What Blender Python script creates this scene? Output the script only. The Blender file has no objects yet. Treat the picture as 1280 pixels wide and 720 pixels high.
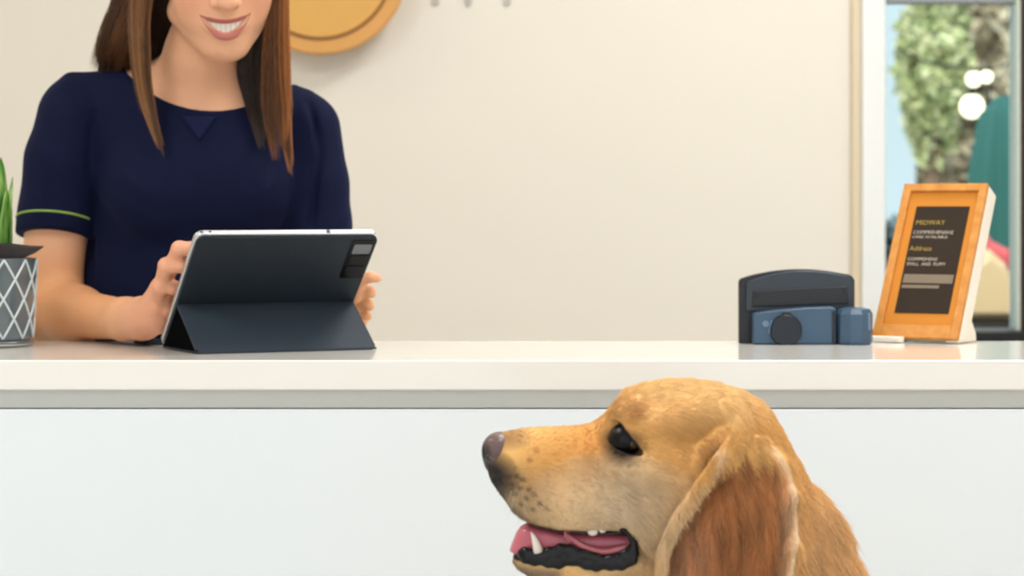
import bpy, bmesh, math, random
import numpy as np
from mathutils import Vector, Matrix
random.seed(7); RNG = np.random.default_rng(11)
SC = bpy.context.scene
COL = SC.collection
PI = math.pi
F_PX, HOR, CAMZ, ZC = 3022.0, 261.0, 0.949, 0.760      # focal length in px (1280 wide), horizon row, eye height, worktop height

def P(px, py, Y):
    return Vector(((px-640)/F_PX*Y, Y, CAMZ-(py-HOR)/F_PX*Y))

def lin(r, g=None, b=None):
    if g is None: r, g, b = r
    f = lambda c: (c/255/12.92) if c/255 <= .04045 else ((c/255+.055)/1.055)**2.4
    return (f(r), f(g), f(b), 1.0)

# ------------------------------------------------------------------ materials
def newmat(name):
    m = bpy.data.materials.new(name); m.use_nodes = True
    nt = m.node_tree; b = nt.nodes['Principled BSDF']
    return m, nt, b
def mat(name, rgb, rough=.5, metal=0, noise=0, nscale=20, bump=0, bscale=60, coat=0, sss=0, spec=.5, trans=0, alpha=1, rough_var=0, emit=None, estr=0):
    m, nt, b = newmat(name)
    c = lin(rgb)
    b.inputs['Base Color'].default_value = c
    b.inputs['Roughness'].default_value = rough
    b.inputs['Metallic'].default_value = metal
    b.inputs['Coat Weight'].default_value = coat
    b.inputs['Coat Roughness'].default_value = .05
    b.inputs['Specular IOR Level'].default_value = spec
    b.inputs['Transmission Weight'].default_value = trans
    b.inputs['Alpha'].default_value = alpha
    if sss:
        b.inputs['Subsurface Weight'].default_value = sss
        b.inputs['Subsurface Radius'].default_value = (1, .35, .2)
        b.inputs['Subsurface Scale'].default_value = .008
    if emit:
        b.inputs['Emission Color'].default_value = lin(emit); b.inputs['Emission Strength'].default_value = estr
    tc = nt.nodes.new('ShaderNodeTexCoord')
    if noise:
        n = nt.nodes.new('ShaderNodeTexNoise'); n.inputs['Scale'].default_value = nscale; n.inputs['Detail'].default_value = 4
        nt.links.new(tc.outputs['Object'], n.inputs['Vector'])
        r = nt.nodes.new('ShaderNodeMix'); r.data_type = 'RGBA'
        r.inputs[6].default_value = tuple(min(1, x*(1-noise)) for x in c[:3])+(1,)
        r.inputs[7].default_value = tuple(min(1, x*(1+noise)) for x in c[:3])+(1,)
        nt.links.new(n.outputs['Fac'], r.inputs[0]); nt.links.new(r.outputs[2], b.inputs['Base Color'])
    if bump:
        n = nt.nodes.new('ShaderNodeTexNoise'); n.inputs['Scale'].default_value = bscale; n.inputs['Detail'].default_value = 3
        nt.links.new(tc.outputs['Object'], n.inputs['Vector'])
        bp = nt.nodes.new('ShaderNodeBump'); bp.inputs['Strength'].default_value = bump; bp.inputs['Distance'].default_value = .002
        nt.links.new(n.outputs['Fac'], bp.inputs['Height']); nt.links.new(bp.outputs['Normal'], b.inputs['Normal'])
    return m
def vcol_mat(name, rough=.5, sss=0, coat=0, spec=.5, bump=0, bscale=300, sheen=0, sradius=(1,.35,.2)):
    m, nt, b = newmat(name)
    a = nt.nodes.new('ShaderNodeAttribute'); a.attribute_name = 'col'
    nt.links.new(a.outputs['Color'], b.inputs['Base Color'])
    b.inputs['Roughness'].default_value = rough; b.inputs['Coat Weight'].default_value = coat
    b.inputs['Specular IOR Level'].default_value = spec
    b.inputs['Sheen Weight'].default_value = sheen
    if sss:
        b.inputs['Subsurface Weight'].default_value = sss
        b.inputs['Subsurface Radius'].default_value = sradius
        b.inputs['Subsurface Scale'].default_value = .006
    if bump:
        tc = nt.nodes.new('ShaderNodeTexCoord')
        n = nt.nodes.new('ShaderNodeTexNoise'); n.inputs['Scale'].default_value = bscale
        nt.links.new(tc.outputs['Object'], n.inputs['Vector'])
        bp = nt.nodes.new('ShaderNodeBump'); bp.inputs['Strength'].default_value = bump; bp.inputs['Distance'].default_value = .001
        nt.links.new(n.outputs['Fac'], bp.inputs['Height']); nt.links.new(bp.outputs['Normal'], b.inputs['Normal'])
    return m
def wood_mat(name, c1, c2, axis='X', scale=6, rough=.45):
    m, nt, b = newmat(name)
    tc = nt.nodes.new('ShaderNodeTexCoord'); mp = nt.nodes.new('ShaderNodeMapping')
    mp.inputs['Scale'].default_value = {'X': (1, 12, 12), 'Z': (12, 12, 1)}[axis]
    n = nt.nodes.new('ShaderNodeTexNoise'); n.inputs['Scale'].default_value = scale; n.inputs['Detail'].default_value = 6
    r = nt.nodes.new('ShaderNodeValToRGB'); r.color_ramp.elements[0].color = lin(c1); r.color_ramp.elements[1].color = lin(c2)
    r.color_ramp.elements[0].position = .35; r.color_ramp.elements[1].position = .68
    nt.links.new(tc.outputs['Object'], mp.inputs['Vector']); nt.links.new(mp.outputs['Vector'], n.inputs['Vector'])
    nt.links.new(n.outputs['Fac'], r.inputs['Fac']); nt.links.new(r.outputs['Color'], b.inputs['Base Color'])
    b.inputs['Roughness'].default_value = rough
    return m

# ------------------------------------------------------------------ object helpers
def tag(o, label=None, cat=None, group=None, kind=None):
    if label: o['label'] = label
    if cat: o['category'] = cat
    if group: o['group'] = group
    if kind: o['kind'] = kind
    return o
def empty(name, loc=(0,0,0), rz=0):
    o = bpy.data.objects.new(name, None); COL.objects.link(o)
    o.location = loc; o.rotation_euler = (0, 0, rz); o.empty_display_size = .05
    return o
def link(name, me, m, parent=None, smooth=False):
    o = bpy.data.objects.new(name, me); COL.objects.link(o)
    if m is not None:
        for x in (m if isinstance(m, (list, tuple)) else [m]): me.materials.append(x)
    if parent is not None: o.parent = parent
    if smooth:
        for p in me.polygons: p.use_smooth = True
    return o
def obj(name, bm, m, parent=None, smooth=False, bevel=0, seg=2, weld=True):
    bmesh.ops.recalc_face_normals(bm, faces=bm.faces)
    me = bpy.data.meshes.new(name); bm.to_mesh(me); bm.free()
    o = link(name, me, m, parent, smooth)
    if bevel:
        md = o.modifiers.new('bevel', 'BEVEL'); md.width = bevel; md.segments = seg; md.limit_method = 'ANGLE'; md.angle_limit = .6
        for p in me.polygons: p.use_smooth = True
        o.modifiers.new('wn', 'WEIGHTED_NORMAL').keep_sharp = True
    return o
def B(): return bmesh.new()
def box(bm, x0, x1, y0, y1, z0, z1, mi=0):
    vs = [bm.verts.new((x, y, z)) for x in (x0, x1) for y in (y0, y1) for z in (z0, z1)]
    for f in ((0,1,3,2),(4,6,7,5),(0,4,5,1),(2,3,7,6),(0,2,6,4),(1,5,7,3)):
        bm.faces.new([vs[i] for i in f]).material_index = mi
    return bm
def prism(bm, pts, a, b, axis='y'):
    """extrude a closed 2D outline between a and b"""
    def mk(p, t):
        if axis == 'y': return (p[0], t, p[1])
        if axis == 'z': return (p[0], p[1], t)
        return (t, p[0], p[1])
    v0 = [bm.verts.new(mk(p, a)) for p in pts]; v1 = [bm.verts.new(mk(p, b)) for p in pts]
    bm.faces.new(v0); bm.faces.new(v1[::-1])
    n = len(pts)
    for i in range(n): bm.faces.new((v0[i], v0[(i+1)%n], v1[(i+1)%n], v1[i]))
    return bm
def tube(bm, pts, r, seg=10, caps=True):
    pts = [Vector(p) for p in pts]; n = len(pts)
    rs = r if isinstance(r, (list, tuple)) else [r]*n
    rings = []
    up = None
    for i, p in enumerate(pts):
        t = (pts[min(i+1, n-1)]-pts[max(i-1, 0)]).normalized()
        if up is None:
            up = t.orthogonal().normalized()
        else:
            up = (up - t*up.dot(t)).normalized()
        s = t.cross(up)
        rings.append([bm.verts.new(p+(up*math.cos(a)+s*math.sin(a))*rs[i]) for a in [2*PI*k/seg for k in range(seg)]])
    for i in range(n-1):
        for k in range(seg):
            bm.faces.new((rings[i][k], rings[i][(k+1)%seg], rings[i+1][(k+1)%seg], rings[i+1][k]))
    if caps: bm.faces.new(rings[0][::-1]); bm.faces.new(rings[-1])
    return bm
def lathe(bm, prof, cx=0, cy=0, seg=32, closed=False):
    rings = []
    for r, z in prof:
        if r < 1e-6: rings.append([bm.verts.new((cx, cy, z))])
        else: rings.append([bm.verts.new((cx+r*math.cos(2*PI*k/seg), cy+r*math.sin(2*PI*k/seg), z)) for k in range(seg)])
    for a, b in zip(rings, rings[1:]):
        for k in range(seg):
            q = []
            for v in (a[k % len(a)], a[(k+1) % len(a)], b[(k+1) % len(b)], b[k % len(b)]):
                if v not in q: q.append(v)
            if len(q) > 2: bm.faces.new(q)
    return bm
def sphere(bm, c, r, su=20, sv=12, sc=(1,1,1)):
    m = Matrix.Translation(c) @ Matrix.Diagonal((r*sc[0], r*sc[1], r*sc[2], 1))
    bmesh.ops.create_uvsphere(bm, u_segments=su, v_segments=sv, radius=1, matrix=m)
    return bm
def text(name, s, size, loc, rot, m, parent=None, extrude=0.0, align='LEFT', xs=1):
    c = bpy.data.curves.new(name, 'FONT'); c.body = s; c.size = size; c.extrude = extrude; c.align_x = align; c.resolution_u = 2
    t = bpy.data.objects.new(name, c); COL.objects.link(t)
    dg = bpy.context.evaluated_depsgraph_get(); me = bpy.data.meshes.new_from_object(t.evaluated_get(dg))
    bpy.data.objects.remove(t)
    o = link(name, me, m, parent); o.location = loc; o.rotation_euler = rot; o.scale = (xs, 1, 1)
    return o

# ------------------------------------------------------------------ implicit modelling (smooth unions, meshed by surface nets)
def axis_pts(segs):
    """segs: [(x0, step), (x1, step) ..., (xn, None)] -> non-uniform coordinates"""
    out = []
    for (a, st), (b, _) in zip(segs, segs[1:]):
        n = max(1, int(round((b-a)/st)))
        out += list(a+(b-a)*np.arange(n)/n)
    out.append(segs[-1][0])
    return np.array(out, dtype=np.float32)
class Field:
    def __init__(s, xs, ys, zs):
        s.ax = (xs, ys, zs); s.F = np.full((len(xs), len(ys), len(zs)), 60.0, dtype=np.float32)
    def _sl(s, lo, hi):
        sl = []
        for a, l, h in zip(s.ax, lo, hi):
            i0 = max(0, np.searchsorted(a, l)-2); i1 = min(len(a), np.searchsorted(a, h)+2)
            if i1 <= i0: return None
            sl.append(slice(i0, i1))
        return tuple(sl)
    def op(s, prim, k=0, mode='add', extra=4):
        fn, lo, hi = prim
        lo = np.array(lo)-k-extra; hi = np.array(hi)+k+extra
        sl = s._sl(lo, hi)
        if sl is None: return
        x, y, z = s.ax[0][sl[0]][:, None, None], s.ax[1][sl[1]][None, :, None], s.ax[2][sl[2]][None, None, :]
        d = fn(x, y, z).astype(np.float32)
        f = s.F[sl]
        if mode == 'add':
            if k > 0:
                h = np.maximum(k-np.abs(f-d), 0)/k; r = np.minimum(f, d)-h*h*k*.25
            else: r = np.minimum(f, d)
        elif mode == 'sub':
            d = -d
            if k > 0:
                h = np.maximum(k-np.abs(f-d), 0)/k; r = np.maximum(f, d)+h*h*k*.25
            else: r = np.maximum(f, d)
        else:
            r = np.maximum(f, d)
        s.F[sl] = r
    def mesh(s, smooth=1, flip=True):
        F = s.F; ins = F < 0
        A, Bx, C = F.shape
        cnt = np.zeros((A-1, Bx-1, C-1), dtype=np.uint8)
        for dx in (0,1):
            for dy in (0,1):
                for dz in (0,1):
                    cnt += ins[dx:A-1+dx, dy:Bx-1+dy, dz:C-1+dz]
        act = (cnt > 0) & (cnt < 8)
        I, J, K = np.nonzero(act)
        n = len(I)
        cid = np.full(act.shape, -1, dtype=np.int32); cid[I, J, K] = np.arange(n)
        pos = np.zeros((n, 3)); w = np.zeros(n)
        X, Y, Z = s.ax
        cor = [(a, b, c) for a in (0,1) for b in (0,1) for c in (0,1)]
        val = {c: F[I+c[0], J+c[1], K+c[2]] for c in cor}
        pc = {c: np.stack([X[I+c[0]], Y[J+c[1]], Z[K+c[2]]], 1) for c in cor}
        for a in cor:
            for d in range(3):
                if a[d] == 0:
                    b = list(a); b[d] = 1; b = tuple(b)
                    va, vb = val[a], val[b]
                    m = (va < 0) != (vb < 0)
                    t = np.where(m, va/np.where(m, va-vb, 1), 0)[:, None]
                    p = pc[a]*(1-t)+pc[b]*t
                    pos[m] += p[m]; w[m] += 1
        pos /= np.maximum(w, 1)[:, None]
        quads = []
        for d in range(3):
            o = [q for q in range(3) if q != d]
            s0 = [slice(None)]*3; s1 = [slice(None)]*3
            s0[d] = slice(0, -1); s1[d] = slice(1, None)
            a = ins[tuple(s0)]; b = ins[tuple(s1)]
            ch = a != b
            E = list(np.nonzero(ch))
            sg = a[tuple(E)]
            ok = (E[o[0]] > 0) & (E[o[1]] > 0) & (E[o[0]] < act.shape[o[0]]) & (E[o[1]] < act.shape[o[1]])
            E = [e[ok] for e in E]; sg = sg[ok]
            def g(d1, d2):
                ix = [None]*3; ix[d] = E[d]; ix[o[0]] = E[o[0]]-d1; ix[o[1]] = E[o[1]]-d2
                return cid[tuple(ix)]
            q = np.stack([g(1,1), g(0,1), g(0,0), g(1,0)], 1)
            rev = sg if d == 1 else ~sg
            q[rev] = q[rev][:, ::-1]
            quads.append(q)
        quads = np.concatenate(quads)
        quads = quads[(quads >= 0).all(1)]
        if flip: quads = quads[:, ::-1]
        for _ in range(smooth):
            e = np.concatenate([quads[:, [0,1]], quads[:, [1,2]], quads[:, [2,3]], quads[:, [3,0]]])
            c = np.bincount(e[:,0], minlength=n)+np.bincount(e[:,1], minlength=n)
            acc = np.stack([np.bincount(e[:,0], pos[e[:,1],i], n)+np.bincount(e[:,1], pos[e[:,0],i], n) for i in range(3)], 1)
            pos = .5*pos+.5*acc/np.maximum(c, 1)[:, None]
        return pos, quads
    def surf(s, u, v, side=1):
        """outermost w where the field is inside, along the third axis"""
        i = np.abs(s.ax[0]-u).argmin(); j = np.abs(s.ax[1]-v).argmin()
        col = s.F[i, j]; k = np.nonzero(col < 0)[0]
        return float(s.ax[2][k.max()] if side > 0 else s.ax[2][k.min()]) if len(k) else None
def np_mesh(name, V, Q, col=None):
    me = bpy.data.meshes.new(name)
    me.vertices.add(len(V)); me.vertices.foreach_set('co', np.ascontiguousarray(V, dtype=np.float32).ravel())
    me.loops.add(Q.size); me.loops.foreach_set('vertex_index', np.ascontiguousarray(Q, dtype=np.int32).ravel())
    k = Q.shape[1]
    me.polygons.add(len(Q)); me.polygons.foreach_set('loop_start', np.arange(0, Q.size, k, dtype=np.int32))
    me.update(calc_edges=True)
    me.polygons.foreach_set('use_smooth', np.ones(len(Q), dtype=bool))
    if col is not None:
        a = me.color_attributes.new('col', 'FLOAT_COLOR', 'POINT')
        c = np.ones((len(V), 4), dtype=np.float32); c[:, :3] = col
        a.data.foreach_set('color', c.ravel())
    me.validate()
    return me
def vnormals(V, Q):
    nrm = np.cross(V[Q[:,2]]-V[Q[:,0]], V[Q[:,3]]-V[Q[:,1]])
    out = np.stack([sum(np.bincount(Q[:,c], nrm[:,i], len(V)) for c in range(4)) for i in range(3)], 1)
    return out/np.maximum(np.linalg.norm(out, axis=1), 1e-12)[:, None]

def sph(c, r): 
    c = np.array(c, float)
    return (lambda x, y, z: np.sqrt((x-c[0])**2+(y-c[1])**2+(z-c[2])**2)-r, c-r, c+r)
def ell(c, r, R=None):
    """ellipsoid; R: 3x3 with rows = its axes"""
    c = np.array(c, float); r = np.array(r, float)
    def fn(x, y, z):
        a, b, d = x-c[0], y-c[1], z-c[2]
        if R is not None:
            a, b, d = (R[0][0]*a+R[0][1]*b+R[0][2]*d, R[1][0]*a+R[1][1]*b+R[1][2]*d, R[2][0]*a+R[2][1]*b+R[2][2]*d)
        k0 = np.sqrt((a/r[0])**2+(b/r[1])**2+(d/r[2])**2)
        k1 = np.sqrt((a/r[0]**2)**2+(b/r[1]**2)**2+(d/r[2]**2)**2)
        return k0*(k0-1)/np.maximum(k1, 1e-9)
    m = r if R is None else np.array([r.max()]*3)
    return (fn, c-m, c+m)
def cone(a, b, ra, rb, sz=1.0):
    """round cone from a to b; sz squashes it along the third axis"""
    a = np.array(a, float); b = np.array(b, float)
    zc = None
    def fn(x, y, z):
        ba = b-a
        A = a.copy()
        if sz != 1.0:
            ba = ba*np.array([1, 1, 1/sz]); zz = (z-a[2])/sz
        else: zz = z-a[2]
        xx, yy = x-A[0], y-A[1]
        t = np.clip((xx*ba[0]+yy*ba[1]+zz*ba[2])/max(1e-9, (ba**2).sum()), 0, 1)
        d = np.sqrt((xx-t*ba[0])**2+(yy-t*ba[1])**2+(zz-t*ba[2])**2)-(ra+t*(rb-ra))
        return d*min(1, sz)
    m = max(ra, rb)*max(1, sz)
    return (fn, np.minimum(a, b)-m, np.maximum(a, b)+m)
def chain(pts, rs, sz=1.0):
    return [cone(pts[i], pts[i+1], rs[i], rs[i+1], sz) for i in range(len(pts)-1)]
def poly2(pts):
    P_ = np.array(pts, float)
    def fn(x, y):
        d = np.full(np.broadcast(x, y).shape, 1e18); s = np.ones(d.shape)
        n = len(P_)
        for i in range(n):
            a, b = P_[i], P_[i-1]
            e = b-a; wx, wy = x-a[0], y-a[1]
            t = np.clip((wx*e[0]+wy*e[1])/(e@e), 0, 1)
            d = np.minimum(d, (wx-e[0]*t)**2+(wy-e[1]*t)**2)
            c1 = y >= a[1]; c2 = y < b[1]; c3 = e[0]*wy > e[1]*wx
            flip = (c1 & c2 & c3) | (~c1 & ~c2 & ~c3)
            s = np.where(flip, -s, s)
        return s*np.sqrt(d)
    return fn, P_.min(0), P_.max(0)
def smax(a, b, k):
    h = np.maximum(k-np.abs(a-b), 0)/k
    return np.maximum(a, b)+h*h*k*.25
def sstep(a, b, x):
    t = np.clip((x-a)/(b-a), 0, 1); return t*t*(3-2*t)
def noise3(p, f, seed=0):
    """cheap smooth value noise from sums of sines"""
    r = np.random.default_rng(seed); o = 0
    for i in range(6):
        k = r.normal(size=3); k /= np.linalg.norm(k); o = o+np.sin((p@k)*f*(1+.35*i)+r.uniform(0, 6.28))
    return o/3.2
def spline(pts, n):
    """Catmull-Rom through pts -> n samples"""
    p = np.array(pts, float); p = np.vstack([2*p[0]-p[1], p, 2*p[-1]-p[-2]])
    t = np.linspace(0, len(p)-3-1e-6, n); i = t.astype(int); f = (t-i)[:, None]
    a, b, c, d = p[i], p[i+1], p[i+2], p[i+3]
    return .5*((2*b)+(-a+c)*f+(2*a-5*b+4*c-d)*f**2+(-a+3*b-3*c+d)*f**3)
def sample_surface(V, Q, n, dens=None):
    cen = V[Q].mean(1)
    ar = .5*np.linalg.norm(np.cross(V[Q[:,2]]-V[Q[:,0]], V[Q[:,3]]-V[Q[:,1]]), axis=1)
    if dens is not None: ar = ar*dens(cen)
    f = RNG.choice(len(Q), n, p=ar/ar.sum())
    a, b = RNG.random(n)[:, None], RNG.random(n)[:, None]
    q = Q[f]
    w = [(1-a)*(1-b), a*(1-b), a*b, (1-a)*b]
    return f, q, w
def strands(name, pts, rad, col, m, parent=None):
    """pts (N, K, 3) world, rad (N,K), col (N,3) -> one hair-curves object"""
    N, K, _ = pts.shape
    cu = bpy.data.hair_curves.new(name)
    cu.add_curves([K]*N)
    cu.attributes['position'].data.foreach_set('vector', np.ascontiguousarray(pts, dtype=np.float32).ravel())
    ra = cu.attributes.get('radius') or cu.attributes.new('radius', 'FLOAT', 'POINT')
    ra.data.foreach_set('value', np.ascontiguousarray(rad, dtype=np.float32).ravel())
    c = cu.attributes.new('col', 'FLOAT_COLOR', 'CURVE')
    cc = np.ones((N, 4), dtype=np.float32); cc[:, :3] = col
    c.data.foreach_set('color', cc.ravel())
    cu.materials.append(m)
    o = bpy.data.objects.new(name, cu); COL.objects.link(o)
    if parent is not None: o.parent = parent
    return o
# lighting set-up
LIGHTS = [(-1.5, 1.9, 24, (.97, .98, 1), 'square white ceiling light panel above the dog side, left'),
          (1.0, 1.9, 24, (.97, .98, 1), 'square white ceiling light panel above the dog side, right'),
          (-2.8, 3.7, 13, (1, .70, .38), 'square warm ceiling light panel nearest the left of back wall'),
          (0.8, 3.7, 30, (1, .975, .945), 'square white ceiling light panel behind the counter near back wall')]
SKY = (.78, .89, 1.0, 1); SKY_S = 1.4
SUN_E = 4.2; SUN_R = (math.radians(38), 0, math.radians(-25))
APER = .0115; EXPO = 0.0
FUR_N = 130000
# ================================================================== setting
WALLY = 5.2
M_wall = mat('wall_paint', (241, 235, 223), .85, bump=.08, bscale=120)
M_side = mat('side_wall_paint', (240, 234, 222), .85)
M_ceil = mat('ceiling_paint', (245, 243, 238), .9)
M_floor = mat('pale_stone_floor', (206, 206, 204), .35, noise=.06, nscale=3)
M_white = mat('white_gloss_paint', (244, 246, 244), .35)
M_beige = mat('beige_trim', (226, 210, 182), .5)
M_dark = mat('dark_brown_frame', (48, 26, 20), .45)
M_black = mat('black_metal', (14, 14, 16), .35)
M_glass, nt, b = newmat('window_glass')
nt.nodes.remove(b)
_g = nt.nodes.new('ShaderNodeBsdfGlass'); _g.inputs['IOR'].default_value = 1.05; _g.inputs['Roughness'].default_value = 0
_g.inputs['Color'].default_value = (.93, .97, .96, 1)
nt.links.new(_g.outputs[0], nt.nodes['Material Output'].inputs['Surface'])

def struct(name, bm, m, bevel=0):
    o = obj(name, bm, m, bevel=bevel); o['kind'] = 'structure'; return o
struct('floor', box(B(), -4.5, 3.2, -2.5, WALLY, -.1, 0), M_floor)
struct('ceiling', box(B(), -4.65, 3.35, -2.5, WALLY+.2, 2.75, 2.9), M_ceil)
wx0, wx1, wz0, wz1 = .7486, 1.16, .655, 2.25
bm = B()
box(bm, -4.5, wx0, WALLY, WALLY+.18, 0, 2.75)
box(bm, wx1, 3.2, WALLY, WALLY+.18, 0, 2.75)
box(bm, wx0, wx1, WALLY, WALLY+.18, 0, wz0)
box(bm, wx0, wx1, WALLY, WALLY+.18, wz1, 2.75)
struct('wall_back', bm, M_wall)
struct('wall_left', box(B(), -4.65, -4.5, -2.5, WALLY+.2, 0, 2.75), M_side)
struct('wall_right', box(B(), 3.2, 3.35, -2.5, WALLY+.2, 0, 2.75), M_side)
struct('baseboard_back', box(B(), -4.5, 3.2, WALLY-.015, WALLY, 0, .09), M_white, .003)
struct('trim_1', box(B(), .728, wx0, WALLY-.022, WALLY, wz0-.03, wz1+.03), M_beige, .004)
# window: white jamb and transom, dark right jamb with a pale bead, black sill, two panes
w1 = empty('window_1', (0, 0, 0)); w1['kind'] = 'structure'
bm = B(); box(bm, wx0, .7995, WALLY-.03, WALLY+.08, wz0+.034, wz1)
box(bm, .7995, 1.0875, WALLY-.01, WALLY+.06, wz1-.05, wz1)
obj('window_frame', bm, M_white, w1, bevel=.004)
obj('transom', box(B(), .7995, 1.0875, WALLY, WALLY+.05, 1.392, 1.45), mat('grey_transom', (150, 158, 160), .4), w1, bevel=.003)
obj('dark_jamb', box(B(), 1.0865, wx1, WALLY-.03, WALLY+.08, wz0+.034, wz1), M_dark, w1, bevel=.004)
obj('bead', box(B(), 1.0805, 1.0865, WALLY-.032, WALLY+.05, wz0+.034, wz1), mat('pale_bead', (214, 222, 205), .3), w1)
obj('sill', box(B(), wx0-.01, wx1, WALLY-.07, WALLY+.1, wz0, wz0+.034), M_black, w1, bevel=.004)
obj('pane', box(B(), .7995, 1.0805, WALLY+.02, WALLY+.026, wz0+.034, 1.392), M_glass, w1)
obj('pane', box(B(), .7995, 1.0805, WALLY+.02, WALLY+.026, 1.45, wz1-.05), M_glass, w1)

# ------------------------------------------------------------------ counter
cb = empty('reception_counter', (0, 3.24, 0))
tag(cb, 'white panelled reception counter body with grey recessed strip under its top', 'counter')
M_panel = mat('white_laminate', (238, 243, 245), .45)
M_strip = mat('grey_strip', (222, 221, 216), .5)
X0, X1 = -1.75, 1.85
def rel(bmx, root):
    bmesh.ops.translate(bmx, verts=bmx.verts, vec=-Vector(root.location)); return bmx
obj('front_panel', rel(box(B(), X0+.02, X1-.02, 3.032, 3.055, .0, .6975), cb), M_panel, cb, bevel=.0015)
obj('recessed_strip', rel(box(B(), X0+.03, X1-.03, 3.040, 3.058, .6985, .7215), cb), M_strip, cb, bevel=.0008)
obj('side_panel', rel(box(B(), X0+.02, X0+.045, 3.0555, 3.40, 0, .722), cb), M_panel, cb, bevel=.0015)
obj('side_panel', rel(box(B(), X1-.045, X1-.02, 3.0555, 3.40, 0, .722), cb), M_panel, cb, bevel=.0015)
M_top, nt, b = newmat('glossy_white_stone')
b.inputs['Base Color'].default_value = lin(243, 239, 231); b.inputs['Roughness'].default_value = .15
b.inputs['Coat Weight'].default_value = .35; b.inputs['Coat Roughness'].default_value = .07
b.inputs['Specular IOR Level'].default_value = .45
wt = obj('worktop', box(B(), X0, X1, 3.02, 3.46, .7222, ZC), M_top, bevel=.0025, seg=3)
tag(wt, 'long glossy white worktop slab lying on the reception counter', 'worktop')

# ------------------------------------------------------------------ round wooden sign and lettering on the wall
def disc_bm(r, y0, y1, bev=.004, seg=96):
    bm = B(); lathe(bm, [(0, 0), (r-bev, 0), (r, bev), (r, y1-y0-bev), (r-bev, y1-y0), (0, y1-y0)], seg=seg)
    bmesh.ops.rotate(bm, verts=bm.verts, matrix=Matrix.Rotation(PI/2, 3, 'X'))      # +z -> -y
    return bm
def ring_bm(r0, r1, t, seg=96):
    bm = B(); lathe(bm, [(r0, 0), (r0, t), (r1, t), (r1, 0), (r0, 0)], seg=seg)
    bmesh.ops.rotate(bm, verts=bm.verts, matrix=Matrix.Rotation(PI/2, 3, 'X')); return bm
SY = WALLY-.085
sc_ = P(400, -42, SY); k = SY/F_PX
sg = empty('round_sign', sc_)
tag(sg, 'round honey-coloured wooden sign with engraved ring on the cream wall', 'sign')
M_hon = mat('honey_wood', (228, 174, 90), .5, noise=.07, nscale=14)
M_hon2 = mat('honey_wood_border', (226, 166, 92), .5, noise=.06, nscale=14)
M_brn = mat('engraved_brown', (140, 88, 34), .6)
o = obj('disc', disc_bm(110*k, 0, .022), M_hon2, sg, smooth=False); o.location = (0, .022, 0)
o = obj('engraved_ring', ring_bm(88.5*k, 92.5*k, .002), M_brn, sg); o.location = (0, .0, 0)
o = obj('inner_disc', disc_bm(88.4*k, 0, .0022, .0005), M_hon, sg); o.location = (0, .0002, 0)
o = obj('emblem', disc_bm(1, 0, .002, .0005), M_brn, sg); o.scale = (30*k, 1, 17*k); o.location = (0, -.002, 29*k)
for sx in (-1, 1):
    bm = B(); tube(bm, [(sx*50*k, .02, 20*k), (sx*50*k, SY*0+.085, 20*k)], .006); obj('standoff', bm, M_black, sg)
lt = empty('wall_lettering', P(590, 0, WALLY)); tag(lt, 'row of small grey raised letters on cream wall right of round sign', 'lettering')
M_let = mat('grey_letter', (196, 192, 184), .6)
for px in (545, 586, 634):
    q = P(px, 6, WALLY)-lt.location; w = .012
    bm = B(); prism(bm, [(q.x-w*.5, q.z), (q.x+w*.5, q.z), (q.x+w*.6, q.z+.02), (q.x+w*.35, q.z+.08), (q.x-w*.35, q.z+.08), (q.x-w*.6, q.z+.02)], -.006, -.0005)
    obj('letter', bm, M_let, lt)

# ------------------------------------------------------------------ outside, beyond the window
M_grav = mat('pale_gravel', (205, 196, 180), .9, noise=.15, nscale=8)
g = obj('ground_outside', box(B(), -12, 14, WALLY+.18, 26, -.12, -.02), M_grav); g['kind'] = 'structure'
g = obj('pavement_front', box(B(), -9, 8, -12, -2.5, -.12, -.02), M_grav); g['kind'] = 'structure'
hb = empty('pale_blue_building', (1.9, 13, -.02)); tag(hb, 'pale blue-grey rendered building seen through the left of the window', 'building')
obj('wall', box(B(), -4, .22, 0, 4, 0, 4.2), mat('pale_blue_render', (140, 158, 172), .8), hb, bevel=.01)
obj('corner_pilaster', box(B(), -.1, .26, -.08, 0, 0, 4.2), mat('white_render', (176, 192, 204), .8), hb, bevel=.01)
obj('roof', box(B(), -4.1, .4, -.2, 4.1, 4.2, 4.4), M_white, hb, bevel=.01)
def leaves(name, c, r, n, size, cols, parent, seed=0):
    rg = np.random.default_rng(seed)
    d = rg.normal(size=(n, 3)); d /= np.linalg.norm(d, axis=1)[:, None]
    p = d*(rg.random((n, 1))**.4)*np.array(r)
    p *= (1+.22*noise3(d, 5, seed))[:, None]
    p += np.array(c)
    a = rg.normal(size=(n, 3)); a /= np.linalg.norm(a, axis=1)[:, None]
    b_ = np.cross(a, rg.normal(size=(n, 3))); b_ /= np.linalg.norm(b_, axis=1)[:, None]
    s = size*(.6+.8*rg.random((n, 1)))
    V = np.stack([p-a*s, p+b_*s*.45, p+a*s, p-b_*s*.45], 1).reshape(-1, 3)
    Q = np.arange(4*n).reshape(-1, 4)
    cc = np.array([lin(*c_)[:3] for c_ in cols])[rg.integers(0, len(cols), n)]
    me = np_mesh(name, V, Q, np.repeat(cc, 4, 0))
    me.polygons.foreach_set('use_smooth', np.zeros(n, dtype=bool))
    return link(name, me, M_leaf, parent)
M_leaf = vcol_mat('leaf', .6)
M_bark = mat('bark', (120, 98, 80), .9, noise=.3, nscale=10)
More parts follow.
